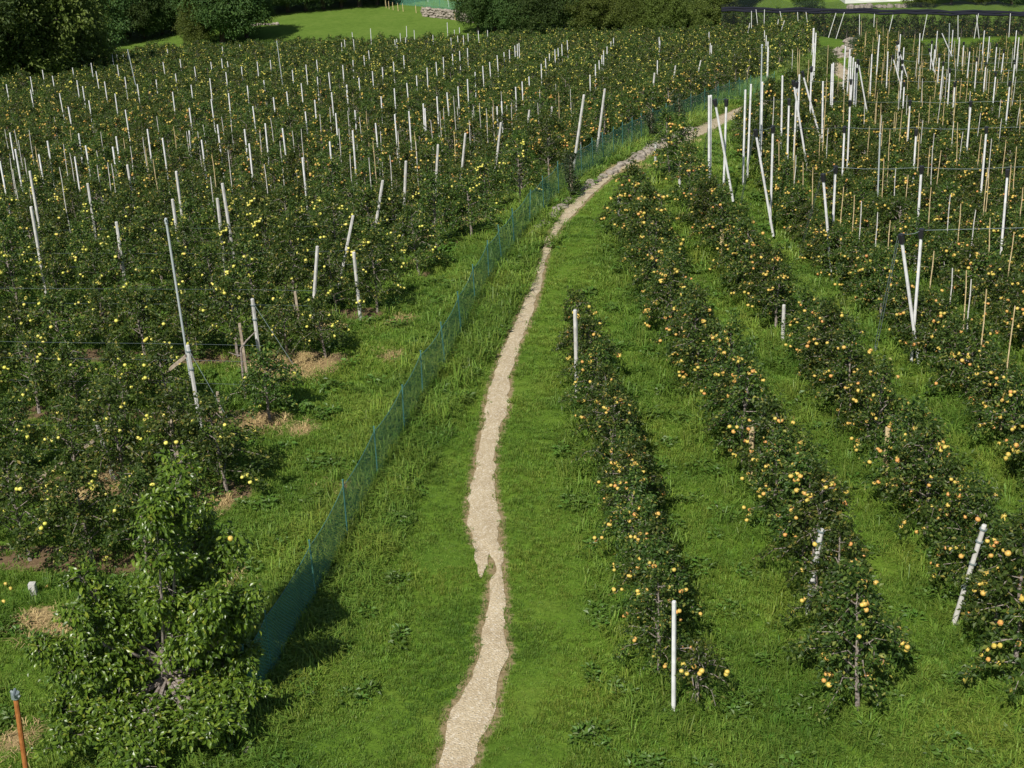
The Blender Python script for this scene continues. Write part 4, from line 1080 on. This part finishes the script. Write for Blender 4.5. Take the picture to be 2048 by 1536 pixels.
for dz in (0, .15, .27): mb.tube([(a, b_ + dz * .3 + .04 * math.sin(a * 1.9 + dz * 9), c_ + dz + .05 * math.sin(a * 1.1 + dz * 20)) for a, b_, c_ in P], .11, 8)
obj('rolled_edge', mb.mesh('rolled_edge', hn_r), hail)
P_, R_, S_, V_ = [], [], [], []
for k in range(2):
    y = ny0 + 1.2 + 2.3 * k; x = nx0 + .5
    while x < nx1:
        qx, qy = under_net(x, y); P_.append((qx, qy, float(tz(qx, qy)) - .034 * (x - nx0))); R_.append((0, 0, R.uniform(0, 6.28))); s = R.uniform(1.15, 1.4); S_.append((s, s, s * 1.1)); V_.append(R.randrange(4)); x += 1.1
tag(scatter('netted_trees', P_, R_, S_, V_, [merge_tree(1200 + v, 1.9, .7, 650, 20, 'gold', .13, narrow=.5) for v in range(4)]), 'apple trees standing under the dark hail net', 'orchard')
NETP = [(1503, 15, 1503, 60), (1512, 13, 1517, 66), (1529, 13, 1528, 60), (1560, 17, 1566, 55), (1595, 18, 1596, 40), (1612, 18, 1617, 62), (1672, 20, 1661, 62), (1689, 18, 1682, 46), (1719, 22, 1719, 60), (1749, 22, 1746, 84), (1786, 24, 1779, 60), (1854, 24, 1846, 72), (1953, 25, 1959, 84), (1957, 21, 1953, 50), (2021, 20, 2018, 70), (1916, 24, 1916, 50)]
for k, (a, b_, c_, d_) in enumerate(NETP):
    yy = ny0
    for _ in range(4): yy = under_net(at_depth(a, b_, yy)[0], ny0)[1] - .4
    t = at_depth(a, b_ + 6, yy); q = at_depth(c_, d_, yy); v = np.array(q) - np.array(t); kk = (tz(q[0], q[1]) - t[2]) / v[2]; base = np.array(t) + v * kk
    L = float(np.linalg.norm(np.array(t) - base)); o = obj('net_post', post_mesh('white', L), None, tuple(base)); o.rotation_euler = axis_frame(base, t, .5)
    tag(o, '%s pale post from the path side along the front of the dark hail net' % ordinal(sorted(NETP).index((a, b_, c_, d_))), 'post', 'pale posts along the hail net')

# ------------------------------------------------------------------ house, lawn, bush behind the net
hy = 170.5; hb = at_depth(1690, 6, hy); hx = hb[0]
house = thing('house', 'white walled house with red brown boarding behind the netted orchard', 'house', (hx, hy, float(tz(hx, hy)) - .4))
mb = MB(); mb.prism([(0, 0), (9, 0), (9, 7), (0, 7)], 0, 3.2)
obj('wall', mb.mesh('wall', MAT['white_wall']), house)
mb = MB(); mb.prism([(0, -.003), (9, -.003), (9, 7.003), (0, 7.003)], 3.2, 5.4); obj('boarding', mb.mesh('boarding', MAT['red_wood']), house)
mb = MB(); mb.add([(-.6, -.6, 5.4), (9.6, -.6, 5.4), (9.6, 7.6, 5.4), (-.6, 7.6, 5.4), (-.6, 3.5, 8), (9.6, 3.5, 8)], [[0, 1, 5, 4], [2, 3, 4, 5], [0, 4, 3], [1, 2, 5], [3, 2, 1, 0]]); obj('roof', mb.mesh('roof', MAT['red_wood']), house)
for x in (1.2, 4.0, 6.8):
    mb = MB(); mb.prism([(x, -.06), (x + 1.1, -.06), (x + 1.1, .0), (x, .0)], 1.2, 2.5); wdw = obj('window', mb.mesh('window', MAT['old_wood']), house)
    mb = MB(); mb.prism([(x + .1, -.075), (x + 1.0, -.075), (x + 1.0, -.065), (x + .1, -.065)], 1.3, 2.4); obj('pane', mb.mesh('pane', MAT['black']), wdw)

# ------------------------------------------------------------------ woodland trees
TREE_KINDS = []
for v in range(4):
    t, c_ = foliage_ball_tree(40 + v, 11, 4.2, 42000, .25, .2, 30); TREE_KINDS.append((t.mesh('trunk', MAT['dark_bark']), c_.mesh('crown', MAT['wood_leaf'])))
for v in range(2):
    t, c_ = foliage_ball_tree(60 + v, 8, 3.6, 34000, .22, .12, 28); TREE_KINDS.append((t.mesh('trunk', MAT['dark_bark']), c_.mesh('crown', MAT['light_leaf'])))
def tree(x, y, kind, s, lab, grp=None, name='broadleaf_tree'):
    o = thing(name, lab, 'tree', (x, y, float(tz(x, y))), R.uniform(0, 6.28), grp); o.scale = (s * R.uniform(.9, 1.1), s * R.uniform(.9, 1.1), s * R.uniform(.9, 1.08))
    t, c_ = TREE_KINDS[kind]; obj('trunk', t, o); obj('crown', c_, o); return o
def tree_px(px, py, kind, s, lab, grp=None, name='broadleaf_tree'):
    g = G(px, py); return tree(g[0], g[1], kind, s, lab, grp, name)
def X_at(px, y): d = ray(px, 40); return float(d[0] / d[1] * y)
tree(X_at(20, 115), 115, 4, 1.45, 'big olive green broadleaf tree filling the upper corner beyond the orchard')
tree(X_at(112, 121), 121, 5, 1.25, 'large yellow green tree just right of the olive corner tree', None)
tree(X_at(-60, 112), 112, 1, 1.1, 'dark tree half cut off at the upper left edge', None)
tree(X_at(160, 146), 146, 2, 1.1, 'dark round tree behind the corner trees at the meadow strip', None)
tree(X_at(30, 150), 150, 3, 1.3, 'tall dark tree rising behind the corner tree', None)
tree(X_at(440, 173), 173, 1, 1.15, 'dark spreading tree standing at the near corner of the meadow')
tree(X_at(390, 172), 172, 4, .62, 'round light green bush at the orchard edge below the dark spreading tree', None, 'bush')
tree(X_at(490, 178), 178, 2, .75, 'low dark tree with branches reaching over the meadow', None)
def along(P, m):
    P = np.array(P, float); t = np.linspace(0, 1, m); d = np.r_[0, np.cumsum(np.hypot(*np.diff(P, axis=0).T))]; d /= d[-1]
    return [(np.interp(q, d, P[:, 0]), np.interp(q, d, P[:, 1])) for q in t]
for i, (a, b_) in enumerate(along([(180, 97), (260, 82), (330, 68), (400, 54), (470, 40)], 9)):
    tree_px(a, b_, R.choice([0, 1, 2, 3]), R.uniform(.62, .8), '%s tree from the left in the wood edge behind the meadow strip' % ordinal(i), 'wood edge behind the meadow strip')
for i, (a, b_) in enumerate(along([(470, 38), (540, 28), (640, 19), (720, 13), (790, 6)], 10)):
    tree_px(a, b_, R.choice([0, 1, 2, 3]), R.uniform(.8, 1.0), '%s tree from the left in the dark wood above the bright meadow' % ordinal(i), 'dark wood above the meadow')
for i, (a, b_) in enumerate(along([(150, 88), (260, 72), (380, 40), (480, 20), (600, 5), (760, -8), (940, -12)], 16)):
    tree_px(a, b_, R.choice([0, 1, 2, 3]), R.uniform(1.1, 1.4), '%s tree from the left in the back rank of the dark wood' % ordinal(i), 'back rank of the dark wood')
for i, px in enumerate((955, 990, 1025, 1062, 1100, 1140, 1180, 1225)):
    y = 172 + R.uniform(-2, 3); tree(X_at(px, y), y, [1, 0, 2, 0, 3, 1, 4, 5][i], R.uniform(.6, .75), '%s tree from the left in the clump right of the meadow wall' % ordinal(i), 'clump of trees right of the meadow wall')
for i, px in enumerate((1010, 1080, 1150, 1210, 1260, 1310, 1360, 1410, 1455)):
    y = 180 + R.uniform(-2, 3); tree(X_at(px, y), y, R.choice([0, 1, 2, 3, 4]), R.uniform(.8, 1.0), '%s tree from the left behind the clump right of the meadow' % ordinal(i), 'trees behind the clump right of the meadow')
for i, px in enumerate((1262, 1300, 1338, 1376, 1412)):
    y = 168 + R.uniform(-2, 2); tree(X_at(px, y), y, [4, 5, 4, 1, 5][i], R.uniform(.5, .66), '%s light green tree from the left at the upper middle edge of the orchard' % ordinal(i), 'light green trees at the upper orchard edge')
tree(X_at(1432, 152), 152, 4, .62, 'bright green walnut tree standing in the orchard beside the netted block', None, 'walnut_tree')
tree(X_at(1614, 166), 166, 1, .36, 'dark round bush on the lawn before the white house', None, 'bush')
for i, px in enumerate((1840, 1900, 1960, 2020, 2080)):
    y = 166 + R.uniform(-2, 3); tree(X_at(px, y), y, [4, 1, 5, 0, 4][i], R.uniform(.42, .6), '%s green bush from the left behind the netted orchard' % ordinal(i), 'bushes behind the netted orchard', 'bush')
for i, px in enumerate((1480, 1560, 1660, 1780, 1880, 1980, 2080)):
    y = 215 + R.uniform(-2, 3); tree(X_at(px, y), y, R.choice([0, 1, 2, 3]), R.uniform(.9, 1.1), '%s tree from the left far behind the white house' % ordinal(i), 'trees far behind the white house')

# meadow fence: small stakes, a green net above the wall, slim white trunks
MS = [(771, 8), (773, 12), (779, 14), (787, 16), (797, 18), (807, 19), (833, 22), (846, 25), (861, 28), (875, 31), (885, 31), (898, 34), (911, 37)]
fo = None
for k, (a, b_) in enumerate(MS):
    g = G(a, b_ + 4)
    o = obj('meadow_stake', post_mesh('bamboo', 1.0), None, g); o.scale = (3.2, 3.2, 1.0)
    tag(o, '%s pale stake from the left along the upper edge of the meadow' % ordinal(k), 'stake', 'pale stakes along the meadow edge')
P = [G(a, b_) for a, b_ in ((780, 8), (830, 12), (880, 17), (945, 24))]
mf = thing('net_fence', 'low green net fence above the dry stone wall at the meadow top', 'fence', P[0]); V = []; F_ = []
me = bpy.data.meshes.new('netting'); p0 = np.array(P[0]); U = []
for k, p in enumerate(P):
    q = np.array(p) - p0; V += [tuple(q), tuple(q + [0, 0, 1.1])]; U += [(k * 4, 0), (k * 4, 1.1)]
me.from_pydata(V, [], [(2 * k, 2 * k + 2, 2 * k + 3, 2 * k + 1) for k in range(len(P) - 1)]); uv = me.uv_layers.new(name='UVMap')
for lp in me.loops: uv.data[lp.index].uv = U[lp.vertex_index]
me.materials.append(net); obj('netting', me, mf)
for k in range(len(P)):
    mb = MB(); mb.prism(octo(.06), -.1, 1.6); obj('post', mb.mesh('post', MAT['teal_post']), mf, tuple(np.array(P[k]) - p0))
for k, (a, b_) in enumerate(((856, 4), (898, 15), (916, 12), (932, 19))):
    g = G(a, b_); o = obj('net_post', post_mesh('white', 3.2), None, g); o.scale = (1.4, 1.4, 1); o.rotation_euler = (0, -.1 if k % 2 else .03, .4)
    tag(o, '%s white post from the left behind the green net above the meadow wall' % ordinal(k), 'post', 'white posts behind the meadow net')

# ------------------------------------------------------------------ grass, weeds, straw
def blade_clump(seed, nb, h, spread, w, curl=.5, mat='grass', lean=.5):
    r = np.random.default_rng(seed); mb = MB()
    for i in range(nb):
        a = r.uniform(0, 6.28); rr = spread * math.sqrt(r.uniform()); p = np.array([rr * math.cos(a), rr * math.sin(a), -.01])
        hh = h * r.uniform(.55, 1.2); o = np.array([math.cos(a + r.normal(0, .8)), math.sin(a + r.normal(0, .8)), 0]) * hh * lean * r.uniform(.3, 1.4); sd = np.array([-o[1], o[0], 0]); sd = sd / (np.linalg.norm(sd) + 1e-6) * w * .5 * r.uniform(.7, 1.3)
        m = p + o * .35 + [0, 0, hh * .65]; t = p + o + [0, 0, hh * (1 - curl * .35)]
        mb.add([p - sd, p + sd, m + sd * .8, m - sd * .8, t], [[0, 1, 2, 3], [3, 2, 4]])
    return mb.mesh('tuft', MAT[mat])
def weed_clump(seed):
    r = np.random.default_rng(seed); mb = MB(); nl = 16; a = r.uniform(0, 6.28, nl); od = np.c_[np.cos(a), np.sin(a), np.zeros(nl)]
    pos = od * r.uniform(.01, .10, nl)[:, None] + np.c_[np.zeros((nl, 2)), r.uniform(.02, .12, nl)]
    L = r.uniform(.05, .10, nl); mb.leaves(pos, unit(od + [0, 0, .25] + r.normal(0, .3, (nl, 3))), unit(r.normal(0, .25, (nl, 3)) + [0, 0, 1]), L, L * .55, droop=.1)
    return mb.mesh('weed', MAT['weed'])
tufts = [blade_clump(k, 20, .085, .09, .011, mat='grass') for k in range(4)] + [blade_clump(10 + k, 20, .17, .09, .012, .9, 'grass', .7) for k in range(3)] + \
        [blade_clump(20 + k, 16, .34, .09, .014, 1.1, 'grass', .8) for k in range(2)] + [weed_clump(30 + k) for k in range(3)]
rg = np.random.default_rng(77)
def in_frame(x, y, mx=50):
    z = tz(x, y); v = np.stack([x, y, z - ZC], -1); dd = v @ FWD
    a = 1024 + F_PX * (v @ RIGHT) / dd; b_ = 768 - F_PX * (v @ UP) / dd
    return (a > -mx) & (a < 2048 + mx) & (b_ > 20) & (b_ < 1640), dd
# smooth clumpiness
def vnoise(x, y, s, seed):
    r = np.random.default_rng(seed); out = 0
    for k in range(5):
        a = r.uniform(0, 6.28); f_ = r.uniform(.6, 1.6) / s; out = out + np.sin((x * math.cos(a) + y * math.sin(a)) * f_ * 6.28 + r.uniform(0, 6.28))
    return out / 5
PX, PY = [], []
for (y0, y1, dens) in ((13, 20, 210), (20, 28, 170), (28, 40, 100), (40, 60, 55), (60, 110, 12)):
    w = .37 * (y1 * .92 + 5) + 1; nn = int(2 * w * (y1 - y0) * dens); PX.append(rg.uniform(-w, w, nn)); PY.append(rg.uniform(y0, y1, nn))
PX = np.concatenate(PX); PY = np.concatenate(PY); ok, dd = in_frame(PX, PY); PX, PY, dd = PX[ok], PY[ok], dd[ok]
pd = path_dist(PX, PY)
fx = fence_x(PY)
FK = np.array(O_); fc = FK.mean(0); keep = (pd > np.abs(rg.normal(0, .11, len(PX))) - .02 + np.clip((dd - 30) / 250, 0, .05)) & ~((np.abs(PX - fc[0]) < .10) & (PY > FK[:, 1].min() + .1) & (PY < FK[:, 1].max()))
keep &= ~((PX < fx - 3.0 + .0) & (PY > 42) & (rg.uniform(size=len(PX)) > .25))
stm = np.zeros(len(PX))
for (x, y, r_) in STRAW: stm = np.maximum(stm, np.exp(-((PX - x) ** 2 + (PY - y) ** 2) / r_ ** 2))
keep &= rg.uniform(size=len(PX)) > stm * 1.1
rs = row_strip(PX, PY); keep &= ~((rs < .45) & (PX < fx) & (rg.uniform(size=len(PX)) < .8))
PX, PY, pd, dd, rs, fx = PX[keep], PY[keep], pd[keep], dd[keep], rs[keep], fx[keep]
nz1 = vnoise(PX, PY, 3.0, 1); nz2 = vnoise(PX, PY, 1.1, 2); u = rg.uniform(size=len(PX))
fd = PX - fx
tall = ((fd > -.9) & (fd < .9)).astype(float) * .75 + ((rs < .8) & (PX > fx)) * .26 + (nz1 > .25) * (fd < .8) * .35 + np.clip((PY < 17.5) * (PX > 2) * .35, 0, 1) + ((PX > 2.6) & (nz2 > .1)) * .12
short_zone = (np.abs(pd - .5) < .7) & (PX > fx + 1.0)
var = rg.integers(0, 4, len(PX)); var = np.where((u < tall) & ~short_zone, rg.integers(4, 7, len(PX)), var)
var = np.where((u < tall * .30) & ~short_zone & (fd < 1.0), rg.integers(7, 9, len(PX)), var); var = np.where((u < .10) & (rs < .9) & (PX > fx), rg.integers(7, 9, len(PX)), var)
var = np.where((nz2 > .30) & (rg.uniform(size=len(PX)) < .28) & ~short_zone, rg.integers(9, 12, len(PX)), var)
sc = rg.uniform(.75, 1.3, len(PX)) * np.clip(dd / 26, .9, 2.4); sc = np.where(short_zone, sc * .72, sc)
scl = np.c_[sc, sc, sc * rg.uniform(.7, 1.2, len(PX)) / np.clip(dd / 30, 1, 1.8)]
rot = np.c_[rg.normal(0, .12, len(PX)), rg.normal(0, .12, len(PX)), rg.uniform(0, 6.28, len(PX))]
tag(scatter('grass', np.c_[PX, PY, tz(PX, PY) - .005], rot, scl, var, tufts), 'lush green grass and weeds covering the lanes between the rows', 'grass')
print('GRASS', len(PX))
SP = []
for (x, y, r_) in STRAW:
    nn = int(60 * r_ * r_) + 12; SP.append(np.c_[rg.normal(x, r_ * .55, nn), rg.normal(y, r_ * .55, nn)])
SP = np.concatenate(SP); SP = SP[path_dist(SP[:, 0], SP[:, 1]) > .05]
straws = [blade_clump(60 + k, 14, .12, .12, .009, 1.6, 'straw', 1.6) for k in range(3)]
m = len(SP); sc = rg.uniform(.7, 1.4, m)
tag(scatter('straw', np.c_[SP, tz(SP[:, 0], SP[:, 1])], np.c_[np.zeros((m, 2)), rg.uniform(0, 6.28, m)], np.c_[sc, sc, sc * .8], rg.integers(0, 3, m), straws), 'dry straw lying at the row ends', 'straw')
